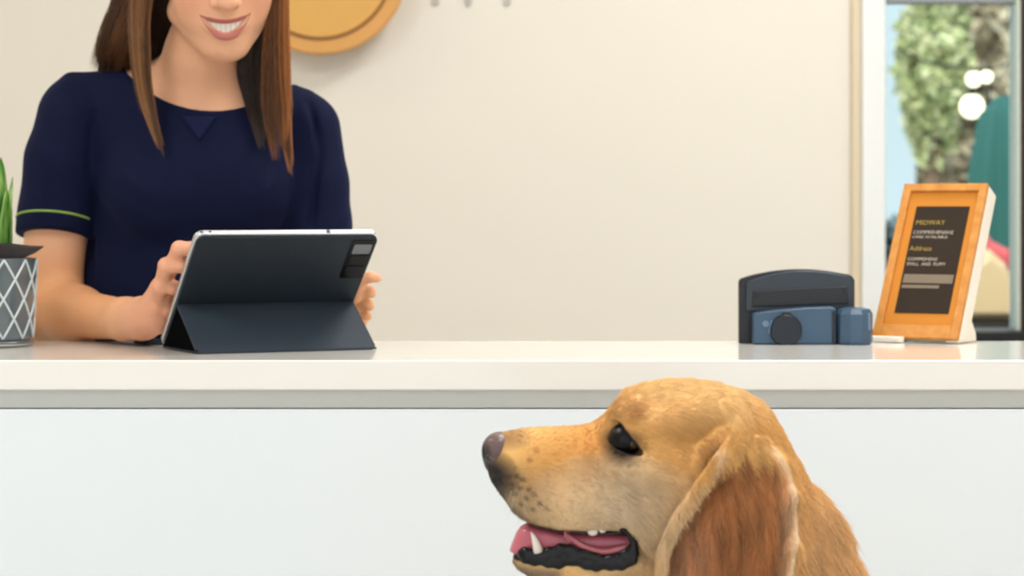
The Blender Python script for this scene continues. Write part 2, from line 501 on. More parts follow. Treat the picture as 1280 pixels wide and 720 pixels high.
def tree(name, label, cat, loc, h, r, cols, seed, n=5200, size=.05, tr=.06, group=None):
    t = empty(name, loc); tag(t, label, cat, group)
    rg = np.random.default_rng(seed)
    if tr:
        bm = B(); tube(bm, [(0,0,0), (.03,0,h*.3), (-.03,.02,h*.6), (.02,0,h*.85)], [tr, tr*.8, tr*.6, tr*.3])
        for i in range(4):
            a = rg.uniform(0, 6.28); tube(bm, [(0,0,h*(.35+.1*i)), (math.cos(a)*r[0]*.5, math.sin(a)*r[1]*.5, h*(.5+.1*i))], [tr*.4, tr*.15], 6)
        obj('trunk', bm, M_bark, t, smooth=True)
    leaves('foliage', (0, 0, h-r[2] if tr else r[2]), r, n, size, cols, t, seed)
    return t
tree('tree', 'yellow-green leafy tree behind the window beside the blue building', 'tree', (2.13, 12.2, -.02), 2.1, (.17, .2, .42), [(176,184,132), (198,202,156), (156,170,120), (212,212,176)], 3)
tree('tree', 'sparse beige-leaved tree at the back of the window view', 'tree', (3.95, 18.6, -.02), 3.8, (1.1, .8, 1.6), [(214,202,172), (202,190,164), (188,172,148), (222,212,188)], 4, 14000, .08, .09)
tree('hedge', 'grey-green clipped hedge under the trees outside', 'hedge', (4.25, 15.4, -.02), 1.5, (1.3, .4, .75), [(180,184,168), (202,202,188), (160,168,152)], 5, 9000, .06, 0)
tree('shrub', 'dark low shrub in front of the blue building', 'shrub', (1.76, 11.0, -.02), .9, (.16, .2, .46), [(60,76,84), (86,100,104), (50,60,60)], 6, 1500, .06, 0)
# garden wall far behind
g = tag(obj('garden_wall', box(B(), -2, 12, 20, 20.2, -.02, 5.2), mat('cream_garden_wall', (206, 196, 170), .9, noise=.12, nscale=3)), 'tall cream garden wall far behind the trees', 'wall')
# teal folded parasol
tp = P(1256, 220, 9.0)
ps = empty('parasol', (tp.x, 9.0, -.02)); tag(ps, 'folded teal parasol standing outside at the right of the window', 'parasol')
bm = B(); prof = [(.055, .35), (.10, .42), (.13, .8), (.12, 1.1), (.085, 1.32), (.03, 1.385), (0, 1.39)]
rings = []
for r, z in prof[:-1]:
    rings.append([bm.verts.new(((r*(1+.16*math.cos(8*a)))*math.cos(a), (r*(1+.16*math.cos(8*a)))*math.sin(a), z)) for a in [2*PI*q/48 for q in range(48)]])
tpv = bm.verts.new((0, 0, 1.39))
for a_, b_ in zip(rings, rings[1:]):
    for q in range(48): bm.faces.new((a_[q], a_[(q+1)%48], b_[(q+1)%48], b_[q]))
for q in range(48): bm.faces.new((rings[-1][q], rings[-1][(q+1)%48], tpv))
bm.faces.new(rings[0][::-1])
obj('canopy', bm, mat('teal_canvas', (38, 92, 88), .8), ps, smooth=True)
bm = B(); tube(bm, [(0,0,.03), (0,0,.4)], .02); obj('pole', bm, M_white, ps)
bm = B(); lathe(bm, [(0,0), (.24,0), (.24,.05), (.05,.07), (.03,.12), (0,.12)]); obj('base', bm, M_black, ps, smooth=False)
# bench with cushions (tan and pink) outside
bx = P(1246, 410, 7.2)
bn = empty('garden_bench', (bx.x, 7.25, -.02)); tag(bn, 'black metal garden bench standing close outside the window', 'bench')
obj('seat', box(B(), -.35, .45, -.22, .22, .60, .635), M_black, bn, bevel=.005)
for x in (-.32, .42):
    for y in (-.19, .19): obj('leg', box(B(), x-.02, x+.02, y-.02, y+.02, 0, .60), M_black, bn)
def cushion(name, label, rgb, pts, y0, y1):
    f = Field(axis_pts([(min(p[0] for p in pts)-12, 2), (max(p[0] for p in pts)+12, None)]), axis_pts([(min(p[1] for p in pts)-12, 2), (max(p[1] for p in pts)+12, None)]), axis_pts([(-60, 3), (60, None)]))
    pf, lo, hi = poly2(pts)
    h = (y1-y0)*500
    def fn(x, y, z):
        d = pf(x, y); th = h*np.clip(-d/25, 0, 1)**.5
        return np.where(d > 0, np.sqrt(d*d+z*z), np.abs(z)-th)
    f.op((fn, np.array([lo[0], lo[1], -h]), np.array([hi[0], hi[1], h])), 0)
    V, Q = f.mesh(2)
    V = np.stack([V[:,0]/1000, -V[:,2]/1000, -V[:,1]/1000], 1)
    o = link(name, np_mesh(name, V, Q), mat(name+'_cloth', rgb, .9, bump=.2, bscale=300))
    return o
bz = .6151+.0
c1 = cushion('cushion', '', (206, 178, 140), [(-150, 0), (95, 0), (100, -18), (20, -170), (-30, -215), (-120, -150)], 0, .10)
c1.location = (bx.x, 7.18, bz+.001); tag(c1, 'tan wedge-shaped cushion resting on the garden bench outside', 'cushion')
c2 = cushion('cushion', '', (206, 92, 98), [(-120, 0), (40, 0), (70, -180), (60, -210), (10, -235), (-40, -300), (-70, -285), (-120, -120)], 0, .09)
c2.location = (bx.x, 7.32, bz+.001); tag(c2, 'pinkish red cushion standing behind the tan cushion outside', 'cushion')
# globe lamps on a cord
M_bulb = mat('warm_globe', (255, 244, 214), .4, emit=(255, 240, 205), estr=2.5)
cord = [P(px, py, 10.5) for px, py in ((1120, 60), (1160, 78), (1200, 84), (1222, 88), (1260, 80), (1330, 40))]
bm = B(); tube(bm, [tuple(p) for p in spline([tuple(c) for c in cord], 24)], .006, 6); tag(obj('light_cord', bm, M_black), 'thin black cord of garden globe lamps strung outside', 'cord')
for n_, (px, py, r, lb) in enumerate(((1217, 99, .033, 'left of the top pair of warm globe lamps outside'), (1233, 96, .026, 'right of the top pair of warm globe lamps outside'),
                      (1215, 133, .052, 'largest glowing warm globe lamp hanging outside the window'), (1231, 141, .022, 'small globe lamp overlapping the largest globe outside'),
                      (1237, 162, .035, 'lowest white globe lamp hanging by the teal parasol'))):
    c = P(px, py, 10.5+.05*n_); gl = empty('globe_lamp', c); tag(gl, lb, 'lamp', 'globe lamps outside the window')
    obj('globe', sphere(B(), (0,0,0), r), M_bulb, gl, smooth=True)
    bm = B(); tube(bm, [(0,0,r*.9), (0,0,r*1.6)], r*.35); obj('socket', bm, M_black, gl)
    bm = B(); zt = P(px, 86, c.y).z-c.z; tube(bm, [(0,0,r*1.5), (0,0,max(zt, r*1.8))], .004, 6); obj('wire', bm, M_black, gl)

# ------------------------------------------------------------------ lights
def area(name, loc, rot, sx, sy, power, col=(1,1,1), spread=PI):
    l = bpy.data.lights.new(name, 'AREA'); l.shape = 'RECTANGLE'; l.size = sx; l.size_y = sy; l.energy = power; l.color = col; l.spread = spread
    o = bpy.data.objects.new(name, l); COL.objects.link(o); o.location = loc; o.rotation_euler = rot; return o
M_diff = mat('panel_diffuser', (250, 248, 240), .5, emit=(255, 250, 240), estr=1.5)
for i, (x, y, pw, colr, lb) in enumerate(LIGHTS):
    t = empty('ceiling_light', (x, y, 2.75)); tag(t, lb, 'ceiling light', 'ceiling light panels')
    bm = B(); box(bm, -.42, .42, -.42, -.40, -.03, 0); box(bm, -.42, .42, .40, .42, -.03, 0); box(bm, -.42, -.40, -.40, .40, -.03, 0); box(bm, .40, .42, -.40, .40, -.03, 0)
    obj('frame', bm, M_white, t)
    obj('diffuser', box(B(), -.40, .40, -.40, .40, -.02, -.012), M_diff, t)
    area('panel_lamp', (x, y, 2.71), (0, 0, 0), .78, .78, pw, colr)
w = bpy.data.worlds.new('sky'); SC.world = w; w.use_nodes = True
bg = w.node_tree.nodes['Background']; bg.inputs['Color'].default_value = SKY; bg.inputs['Strength'].default_value = SKY_S
sl = bpy.data.lights.new('sun', 'SUN'); sl.energy = SUN_E; sl.angle = .02; sl.color = (1, .95, .86)
so = bpy.data.objects.new('sun', sl); COL.objects.link(so); so.rotation_euler = SUN_R
cam = bpy.data.cameras.new('camera'); co = bpy.data.objects.new('camera', cam); COL.objects.link(co); SC.camera = co
co.location = (0, 0, CAMZ); co.rotation_euler = (PI/2, 0, 0)
cam.sensor_width = 36; cam.lens = F_PX/1280*36; cam.shift_y = (HOR-360)/1280; cam.clip_start = .05
cam.dof.use_dof = True; cam.dof.focus_distance = 2.68; cam.dof.aperture_fstop = (cam.lens/1000)/APER
SC.view_settings.view_transform = 'Standard'; SC.view_settings.look = 'None'; SC.view_settings.gamma = 1
SC.view_settings.exposure = EXPO; SC.view_settings.use_curve_mapping = False
try:
    SC.cycles.use_denoising = True; SC.cycles.max_bounces = 8; SC.cycles.transparent_max_bounces = 12
    SC.cycles_curves.shape = 'RIBBONS'
except Exception: pass
# ================================================================== tablet in its folded case
M_case = mat('slate_case', (30, 38, 47), .6, spec=.3, bump=.05, bscale=400)
M_case2 = mat('slate_flap', (42, 52, 63), .6, spec=.35, bump=.05, bscale=400)
M_alu = mat('aluminium', (208, 212, 218), .28, metal=.85)
M_scr = mat('black_screen', (8, 9, 12), .08)
M_lens = mat('black_lens', (5, 6, 7), .3, spec=.12)
d = Vector((.9088, .4173, 0)); n = Vector((.4173, -.9088, 0)); zz = Vector((0, 0, 1))
B0 = Vector((-.478, 3.28, ZC)); W = .256
s_, h_ = .165, .1565; L = math.hypot(s_, h_); up = (n*s_+zz*h_)/L; bk = up.cross(d); bk = bk if bk.dot(n) > 0 else -bk   # back normal, towards the camera
tb = empty('tablet', B0); tag(tb, 'tablet in dark slate folding case propped on the worktop before the person', 'tablet')
def TM(o): # place in the tablet frame: x along the width, y = up the slab, z = back face normal
    o.matrix_local = Matrix(((d.x, up.x, bk.x, 0), (d.y, up.y, bk.y, 0), (d.z, up.z, bk.z, 0), (0, 0, 0, 1)))
    return o
# d x up should be right-handed with bk
if d.cross(up).dot(bk) < 0: print('frame flipped')
def rr(x0, x1, y0, y1, r, seg=6, rc=(1,1,1,1)):
    out = []
    for (cx, cy, a0, k) in ((x1-r, y1-r, 0, rc[0]), (x0+r, y1-r, 90, rc[1]), (x0+r, y0+r, 180, rc[2]), (x1-r, y0+r, 270, rc[3])):
        if not k: out.append((x1 if a0 in (0, 270) else x0, y1 if a0 in (0, 90) else y0)); continue
        for i in range(seg+1):
            a = math.radians(a0+90*i/seg); out.append((cx+r*math.cos(a), cy+r*math.sin(a)))
    return out
TH = .0075
TM(obj('tablet_body', prism(B(), rr(0, W, .004, L, .012), -TH, 0, 'z'), M_alu, tb, bevel=.0015))
TM(obj('screen', prism(B(), rr(.006, W-.006, .01, L-.006, .008), -TH-.0006, -TH+.0005, 'z'), M_scr, tb))
TM(obj('case_back', prism(B(), rr(.0035, W-.001, .004, L-.004, .011), .0002, .003, 'z'), M_case, tb, bevel=.0008))
for (x, r) in ((.02, .0016), (.008, .0012), (W-.012, .0012), (W-.02, .0012)):
    bm = B(); tube(bm, [(x, L-.0002, -TH/2), (x, L+.0004, -TH/2)], r, 10); TM(obj('speaker_hole', bm, M_black, tb))
TM(obj('button', box(B(), W-.076, W-.070, L-.001, L+.0008, -.0055, -.001), M_black, tb, bevel=.0003))
TM(obj('button', box(B(), W-.055, W-.010, L-.0005, L+.0006, -.0050, -.0025), M_alu, tb, bevel=.0002))
cm = TM(obj('camera_cutout', prism(B(), rr(W-.0365, W-.0035, L-.086, L-.010, .004), .003, .0042, 'z'), M_lens, tb, bevel=.0006))
for y, m in ((L-.0265, mat('painted_glare_glass', (84, 90, 96), .25)), (L-.048, M_lens), (L-.0695, M_lens)):  # top lens is grey: glare painted into its colour
    obj('lens', prism(B(), rr(W-.033, W-.007, y-.0095, y+.0095, .003), .0042, .0052, 'z'), m, cm, bevel=.0004)
# folding stand: from the fold on the back down to the worktop
t_ = .405; fold = up*(L*t_)+bk*.0035
foot = Vector((-.412, 3.138, ZC))-B0 ; foot = n*.157+zz*.001
off = fold-Vector((0,0,0)); v = (foot-fold); fl = v.length; vu = -v.normalized(); nb = vu.cross(d); nb = nb if nb.dot(n) > 0 else -nb
o = obj('stand_flap', prism(B(), rr(.003, W-.002, 0, fl, .008, rc=(0,0,1,1)), -.0014, .0014, 'z'), M_case2, tb, bevel=.0006)
dd = d if d.cross(vu).dot(nb) > 0 else d
o.matrix_local = Matrix(((d.x, vu.x, nb.x, foot.x), (d.y, vu.y, nb.y, foot.y), (d.z, vu.z, nb.z, foot.z), (0,0,0,1)))
# base leaf on the worktop between the slab's lower edge and the flap's foot, and side gusset
b0 = n*.004+zz*.001; 
bm = B(); a = [b0+d*.003, b0+d*(W-.002), foot+d*(W-.002), foot+d*.003]
v0 = [bm.verts.new(p) for p in a]; v1 = [bm.verts.new(p+zz*.0022) for p in a]
bm.faces.new(v0); bm.faces.new(v1)
for i in range(4): bm.faces.new((v0[i], v0[(i+1)%4], v1[(i+1)%4], v1[i]))
obj('base_leaf', bm, M_case, tb)
bm = B(); tri = [b0+d*.004+zz*.002, foot+d*.004+zz*.002, fold+d*.004-zz*.004]
v0 = [bm.verts.new(p) for p in tri]; v1 = [bm.verts.new(p+d*.0015) for p in tri]
bm.faces.new(v0); bm.faces.new(v1)
for i in range(3): bm.faces.new((v0[i], v0[(i+1)%3], v1[(i+1)%3], v1[i]))
obj('side_gusset', bm, mat('black_gusset', (4, 5, 7), .9, spec=.02), tb)
# loose cover edge lying to the left
q = P(187, 428, 3.37); q.z = ZC
bm = B(); prism(bm, [(-.016, .0005), (.014, .0005), (.016, .006), (.004, .009), (-.010, .005)], -.03, .03)
o = obj('cover_edge', bm, M_case, tb, bevel=.001); o.location = q-B0+Vector((0,0,.0003)); o.rotation_euler = (0, 0, .43)

# ================================================================== framed notice
M_or = wood_mat('orange_wood', (202, 130, 52), (216, 150, 70), 'Z', 5)
M_pale = mat('pale_wood_edge', (246, 238, 224), .6, noise=.04, nscale=30)
M_brd = mat('dark_board', (54, 44, 35), .7, spec=.15)
M_t1 = mat('notice_gold', (176, 146, 66), .6); M_t2 = mat('notice_pale', (196, 182, 166), .6); M_t3 = mat('notice_taupe', (128, 112, 92), .6)
br = Vector((.622, 3.372, ZC)); wd = Vector((.1085, -.0690, 0)); al = math.atan2(-wd.y, wd.x)
fr = empty('framed_notice', br-wd+Vector((0,0,.0006)), 0); tag(fr, 'leaning orange wooden frame holding dark notice with lines of text', 'notice')
dX = wd.normalized(); nh = Vector((dX.y, -dX.x, 0)); nh = nh if nh.y < 0 else -nh
FH, FT, FW = .247, .036, .1286
ph = math.radians(28)
upf = (zz*math.cos(ph)-nh*math.sin(ph)); nf = nh*math.cos(ph)+zz*math.sin(ph)
def FM(o, yo=0):
    q = Vector((0,0,.0055))+upf*0
    o.matrix_local = Matrix(((dX.x, upf.x, nf.x, q.x), (dX.y, upf.y, nf.y, q.y), (dX.z, upf.z, nf.z, q.z), (0,0,0,1))); return o
bm = B(); e = .012
box(bm, 0, e, 0, FH, -.004, .004); box(bm, FW-e, FW, 0, FH, -.004, .004); box(bm, e, FW-e, 0, .02, -.004, .004); box(bm, e, FW-e, FH-e, FH, -.004, .004)
FM(obj('front_frame', bm, M_or, fr, bevel=.001))
FM(obj('mat_board', box(B(), e, FW-e, .02, FH-e, -.004, -.001), mat('orange_mount', (208, 134, 50), .65, spec=.2), fr))
FM(obj('body', prism(B(), [(.0, -.0045), (FH, -.0045), (FH, -FT), (FT*math.tan(ph)-.006, -FT)], 0, FW, 'x'), M_pale, fr, bevel=.0025))
FM(obj('notice_sheet', box(B(), .025, FW-.022, .040, FH-.036, -.0009, .0002), M_brd, fr))
def FT_(s, x, y, size, m, xs=1):
    o = text('text_line', s, size, (0,0,0), (0,0,0), m, fr); mm = Matrix(((dX.x, upf.x, nf.x, 0), (dX.y, upf.y, nf.y, 0), (dX.z, upf.z, nf.z, .0055), (0,0,0,1)))
    o.matrix_local = mm @ Matrix.Translation((x, y, .0006)) @ Matrix.Diagonal((xs, 1, 1, 1))
FT_('MIDWAY', .029, FH-.066, .0105, M_t1, 1.05)
FT_('COMPREHENSIVE', .028, FH-.081, .0080, M_t2, 1.0)
FT_('CARE AVAILABLE', .028, FH-.088, .0062, M_t2, 1.15)
FT_('Address', .028, FH-.108, .0105, M_t1, .98)
FT_('COMPREHENS', .028, FH-.124, .0072, M_t2, 1.0)
FT_('SMALL  AND  PUPPY', .028, FH-.132, .0072, M_t2, .92)
FM(obj('text_bar', box(B(), .028, FW-.025, FH-.160, FH-.146, .0002, .0006), M_t3, fr))
FM(obj('text_bar', box(B(), .028, FW-.044, FH-.168, FH-.163, .0002, .0006), M_t3, fr))
# stand: ledge in front, block behind
bm = B(); box(bm, -.004, .05, -.002, .014, 0, .008)
o = obj('front_ledge', bm, M_pale, fr, bevel=.002); o.rotation_euler = (0,0,-al); o.location = nh*.016
bm = B(); prism(bm, [(.004, .0), (.074, .0), (.072, .012), (.060, .026), (.044, .044), (.018, .030), (.004, .008)], FW-.022, FW-.001, 'x')
bmesh.ops.transform(bm, matrix=Matrix(((dX.x, -nh.x, 0, 0), (dX.y, -nh.y, 0, 0), (0, 0, 1, 0), (0,0,0,1))), verts=bm.verts)
obj('back_foot', bm, M_pale, fr, bevel=.003)
bm = B(); prism(bm, [(.004, .0), (.074, .0), (.072, .012), (.060, .026), (.044, .044), (.018, .030), (.004, .008)], .001, .022, 'x')
bmesh.ops.transform(bm, matrix=Matrix(((dX.x, -nh.x, 0, 0), (dX.y, -nh.y, 0, 0), (0, 0, 1, 0), (0,0,0,1))), verts=bm.verts)
obj('back_foot', bm, M_pale, fr, bevel=.003)

# ================================================================== payment terminal
M_pl = mat('black_plastic', (22, 25, 29), .38)
M_pl2 = mat('charcoal_plastic', (44, 52, 62), .42)
M_bl = mat('blue_grey_plastic', (58, 84, 108), .34)
M_bl2 = mat('pale_blue_plastic', (98, 126, 150), .3)
TY = 3.385
t0 = P(925, 430, TY); t0.z = ZC; kx = TY/F_PX
pt = empty('payment_terminal', t0); tag(pt, 'black countertop terminal with arched back panel and blue-grey front unit', 'terminal')
def arch(x0, x1, z0, zl, zm, zr, r=8):
    pts = [(x0, z0), (x1, z0)]
    top = [(x1, zr-r), (x1-2, zr-3), (x1-r, zr+.5)]
    for i in range(1, 16):
        t = i/16; x = x1-r+(x0+r*.5-x1+r)*t; zb = zr+(zl-zr)*t; top.append((x, zb+4*t*(1-t)*(zm-(zl+zr)/2)))
    top += [(x0+2, zl-1), (x0, zl-5)]
    return [(p*kx, q*kx) for p, q in pts+top]
obj('back_panel', prism(B(), arch(0, 145, 0, 82, 93, 86), .012, .030), M_pl, pt, bevel=.002)
obj('face_shell', prism(B(), arch(8, 143, 40, 79, 91, 84), .006, .0125), M_pl2, pt, bevel=.002)
bm = B(); prism(bm, [(16*kx, 46*kx), (136*kx, 50*kx), (135*kx, 72*kx), (17*kx, 66*kx)], .0035, .0062); obj('recess_plate', bm, M_pl, pt, bevel=.0012)
for x, z in ((22, 60), (131, 67)): obj('latch', box(B(), (x-2.5)*kx, (x+2.5)*kx, .0025, .0036, (z-4)*kx, (z+4)*kx), M_black, pt, bevel=.0006)
fu = obj('front_unit', prism(B(), [(15*kx, 0), (118*kx, 0), (118*kx, 45*kx), (112*kx, 47*kx), (80*kx, 46*kx), (45*kx, 43*kx), (15*kx, 39*kx)], -.022, .0115), M_bl, pt, bevel=.003)
bm = B(); tube(bm, [(55*kx, -.030, 18*kx), (55*kx, -.021, 18*kx)], [.0215, .023], 28); obj('dial', bm, mat('dial_black', (12, 18, 28), .3), pt, bevel=.0015)
bm = B(); prism(bm, [(48*kx, 30*kx), (63*kx, 30*kx), (60*kx, 41*kx), (51*kx, 41*kx)], -.0255, -.0215); obj('dial_tab', bm, M_pl, pt, bevel=.001)
bm = B(); tube(bm, [(30*kx, -.0235, 26*kx), (30*kx, -.0215, 26*kx)], .0045, 14); obj('button', bm, M_bl2, pt)
bm = B(); tube(bm, [(34*kx, -.0235, 14*kx), (38*kx, -.0235, 30*kx)], .0018, 8); obj('clip', bm, M_bl2, pt)
bm = B(); lathe(bm, [(0, 0), (.024, 0), (.026, .004), (.026, 38*kx), (.022, 44*kx), (.012, 46*kx), (0, 46*kx)], 141*kx, -.012, 10); obj('paper_roll_housing', bm, M_bl, pt, smooth=False)
obj('end_cap', box(B(), 150*kx, 160*kx, -.030, -.004, 17*kx, 40*kx), M_bl2, pt, bevel=.003)
obj('dark_gap', box(B(), 112.5*kx, 117*kx, -.0232, -.02, .001, 42*kx), M_black, pt)

# ================================================================== potted plant
pc = P(-14, 430, 3.33); pc.z = ZC
pp = empty('potted_plant', pc); tag(pp, 'green bladed plant in grey pot with pale diamond lattice, left of the worktop', 'plant')
R0, R1, PH = .060, .0655, .1215
M_pot = mat('smoky_grey_glass', (92, 104, 110), .12, coat=.8, noise=.25, nscale=30)
M_clear, nt, b = newmat('clear_glass'); b.inputs['Transmission Weight'].default_value = .85; b.inputs['Roughness'].default_value = .08; b.inputs['IOR'].default_value = 1.45
b.inputs['Base Color'].default_value = (.9, .94, .95, 1)
pot = obj('pot', lathe(B(), [(0, .008), (R0-.004, .008), (R0, .014), (R1, PH), (R1-.004, PH), (R0-.006, .02), (0, .018)], seg=48), M_pot, pp, smooth=False, bevel=.0008)
obj('glass_base', lathe(B(), [(0, 0), (R0-.001, 0), (R0+.0015, .003), (R0+.001, .0085), (0, .0085)], seg=48), M_clear, pp, smooth=True)
bm = B(); NB = 12
for sgn in (-1, 1):
    for i in range(NB):
        pts = []
        for j in range(13):
            t = j/12; a = 2*PI*(i+sgn*t*2.0)/NB; z = .012+(PH-.014)*t; r = R0+(R1-R0)*t+.0006
            pts.append((r*math.cos(a), r*math.sin(a), z))
        tube(bm, pts, .0017, 6)
obj('diamond_lattice', bm, mat('pale_glass_ridge', (206, 216, 218), .15, coat=.6), pp, smooth=True)
obj('soil', lathe(B(), [(0, PH-.012), (R1-.006, PH-.014), (R1-.006, PH-.02), (0, PH-.02)], seg=24), mat('dark_soil', (34, 26, 20), .95, noise=.4, nscale=80), pp)
M_blade, nt, b = newmat('green_blade')
tc = nt.nodes.new('ShaderNodeTexCoord'); mp = nt.nodes.new('ShaderNodeMapping'); mp.inputs['Scale'].default_value = (90, 90, 10)
nz = nt.nodes.new('ShaderNodeTexNoise'); nz.inputs['Scale'].default_value = 1.4; rp = nt.nodes.new('ShaderNodeValToRGB')
rp.color_ramp.elements[0].color = lin(64, 138, 40); rp.color_ramp.elements[1].color = lin(176, 214, 124); rp.color_ramp.elements[0].position = .42; rp.color_ramp.elements[1].position = .72
nt.links.new(tc.outputs['Object'], mp.inputs[0]); nt.links.new(mp.outputs[0], nz.inputs['Vector']); nt.links.new(nz.outputs['Fac'], rp.inputs[0]); nt.links.new(rp.outputs[0], b.inputs['Base Color'])
b.inputs['Roughness'].default_value = .35
def blade(base, dirx, diry, h, wdt, bend, m, name='leaf', th=.0012):
    bm = B(); N = 12; rows = []
    az = math.atan2(diry, dirx); side = Vector((-math.sin(az), math.cos(az), 0)); outv = Vector((math.cos(az), math.sin(az), 0))
    for i in range(N+1):
        t = i/N; p = Vector(base)+outv*(bend*t*t)+Vector((0,0,h*(t-.18*t*t*abs(bend)/.06)))
        w_ = wdt*(math.sin(PI*min(1, .18+t*.82))**.7)*(1 if t < .999 else .02)
        rows.append([bm.verts.new(p-side*w_+outv*.15*w_), bm.verts.new(p-outv*.25*w_), bm.verts.new(p+side*w_+outv*.15*w_)])
    for a_, b_ in zip(rows, rows[1:]):
        for q in range(2): bm.faces.new((a_[q], a_[q+1], b_[q+1], b_[q]))
    o = obj(name, bm, m, pp, smooth=True); md = o.modifiers.new('thick', 'SOLIDIFY'); md.thickness = th; return o
for i, (bx_, by_, dx_, dy_, h, wd_, bd) in enumerate(((.012, -.01, .6, -.6, .158, .017, .012), (.022, -.015, 1, -.3, .112, .016, .006), (.03, .0, 1, .1, .085, .008, .002), (-.01, -.02, -.3, -1, .17, .011, .02),
        (-.02, .0, -1, 0, .16, .011, .03), (0, .02, .1, 1, .17, .011, .02), (.018, .018, .8, .7, .13, .009, .012), (-.02, .02, -1, 1, .15, .01, .04), (.0, .0, .5, -.2, .19, .010, -.012), (-.03, -.01, -1, -.5, .12, .01, .03))):
    blade((bx_, by_, PH-.014), dx_, dy_, h, wd_, bd, M_blade)
M_dl = mat('dark_dry_leaf', (36, 28, 26), .6)
bm = B(); pts = [(-.05, PH+.004), (-.02, PH+.017), (.03, PH+.021), (.062, PH+.017), (.0815, PH+.0165), (.068, PH+.007), (.05, PH-.001), (.0, PH-.004)]
prism(bm, pts, -.034, -.018); obj('dark_leaf', bm, M_dl, pp, bevel=.003)
# ================================================================== the dog
# modelled in a side-on frame: u to the right, v down, w towards the near side; one unit = DS metres
DY, DS = 2.24, 2.24/3022.0
def dog_world(V):
    V = np.asarray(V, float)
    return np.stack([(V[...,0]-640)*DS, DY-V[...,2]*DS, CAMZ-(V[...,1]-261)*DS], -1)
def dc(u, v, w):      # a point sighted at (u, v) lying w units nearer than the mid plane
    f = 1-w/3022.0
    return (640+(u-640)*f, 261+(v-261)*f, float(w))
ft = 2.4
fd = Field(axis_pts([(585, ft), (1085, 9), (1640, None)]), axis_pts([(460, ft), (760, 9), (1546, None)]), axis_pts([(-210, 9), (-130, 4), (-30, ft), (140, 8), (210, None)]))
# --- head loft
st = np.array([  # u, top, bottom, half width
 (608,554,586,8),(614,546,600,18),(622,541,612,27),(632,539,625,35),(645,537,638,41),(658,535,648,45),(674,534,657,47),(697,533,664,49),(721,532,667,51),
 (738,529,667,54),(752,521,667,59),(764,508,668,65),(779,490,672,71),(799,481,690,78),(830,475,712,86),(861,474,728,90),(892,478,740,89),(924,487,745,84),
 (947,499,745,74),(961,512,740,64),(973,530,730,52),(984,556,715,38),(992,580,700,20)], float)
def loft(x, y, z, st=st, pt=2.15, pb=2.7, u0=None, u1=None):
    T = np.interp(x, st[:,0], st[:,1]); Bm = np.interp(x, st[:,0], st[:,2]); W_ = np.interp(x, st[:,0], st[:,3])
    c = (T+Bm)/2; h = (Bm-T)/2
    p = np.where(y > c, pb, pt)
    r = ((np.abs(y-c)/h)**p+(np.abs(z)/W_)**p)**(1/p)
    d = (r-1)*np.minimum(h, W_)
    e = np.maximum(st[0,0]-x, x-st[-1,0])
    return smax(d, e+0*d, 8)
fd.op((loft, np.array([600, 470, -95]), np.array([998, 750, 95])), 0)
# lips / flews, brows, cheeks
for s in (-1, 1):
    fd.op(ell((680, 616, s*26), (46, 36, 22)), 10)
    fd.op(ell((720, 630, s*30), (60, 32, 24)), 14)
    fd.op(cone(dc(776, 521, s*44), dc(796, 522, s*57), 13, 13), 16)          # brow
    fd.op(ell((850, 615, s*62), (62, 74, 28)), 26)                           # cheek
    fd.op(cone(dc(742, 570, s*44), dc(812, 590, s*68), 12, 18), 16)          # cheekbone under the eye
    fd.op(cone(dc(802, 535, s*66), dc(880, 520, s*72), 14, 22), 18)
# neck following the nape, chest, body, limbs
for p in chain([(915, 628, 0), (940, 693, 0), (955, 772, 0), (972, 865, 0)], [90, 107, 124, 136], .80): fd.op(p, 24)
for p in chain([(972, 865, 0), (1010, 960, 0), (1080, 1090, 0), (1190, 1260, 0), (1290, 1375, 0)], [136, 150, 158, 146, 132], .82): fd.op(p, 30)
fd.op(ell((960, 985, 0), (110, 130, 88)), 40)
for s in (-1, 1):
    for p in chain([(1010, 1000, s*70), (1030, 1180, s*92), (985, 1370, s*84), (978, 1490, s*82)], [70, 44, 30, 26]): fd.op(p, 22)
    for i, z in enumerate((-22, -8, 8, 22)): fd.op(cone((975, 1505, s*82+z*.6), (930-4*(i in (1, 2)), 1520, s*82+z), 20, 17), 8)
    fd.op(ell((1270, 1385, s*100), (135, 120, 62)), 34)
    for p in chain([(1190, 1360, s*120), (1150, 1410, s*132), (1240, 1505, s*134)], [60, 46, 28]): fd.op(p, 24)
    fd.op(cone((1240, 1512, s*134), (1090, 1518, s*134), 24, 22), 10)
for p in chain([(1390, 1440, 0), (1440, 1505, 0), (1620, 1518, 20)], [50, 28, 18]): fd.op(p, 24)
# --- lower jaw
jst = np.array([(640,693,700,14),(646,689,709,24),(656,686,716,30),(672,684,724,34),(700,683,734,39),(740,684,746,48),(780,682,758,56),(820,670,768,62),(860,660,775,66)], float)
def jaw(x, y, z): return loft(x, y, z, jst, 3.2, 2.1)
JF = Field(*fd.ax)
# --- mouth opening between the lip line and the jaw
up_lip = [(600, 660), (640, 650), (655, 653), (674, 657), (697, 662), (735, 664), (765, 662), (782, 662), (794, 672), (797, 690), (790, 702), (760, 700), (700, 700), (640, 700), (600, 700)]
mf, mlo, mhi = poly2([dc(a, b, 30)[:2] for a, b in up_lip])
fd.op((lambda x, y, z: np.maximum(mf(x, y)+0*z, np.abs(z)-70), np.array([mlo[0], mlo[1], -70]), np.array([mhi[0], mhi[1], 70])), 5, 'sub', extra=6)
fd.op((jaw, np.array([636, 655, -70]), np.array([862, 778, 70])), 5)
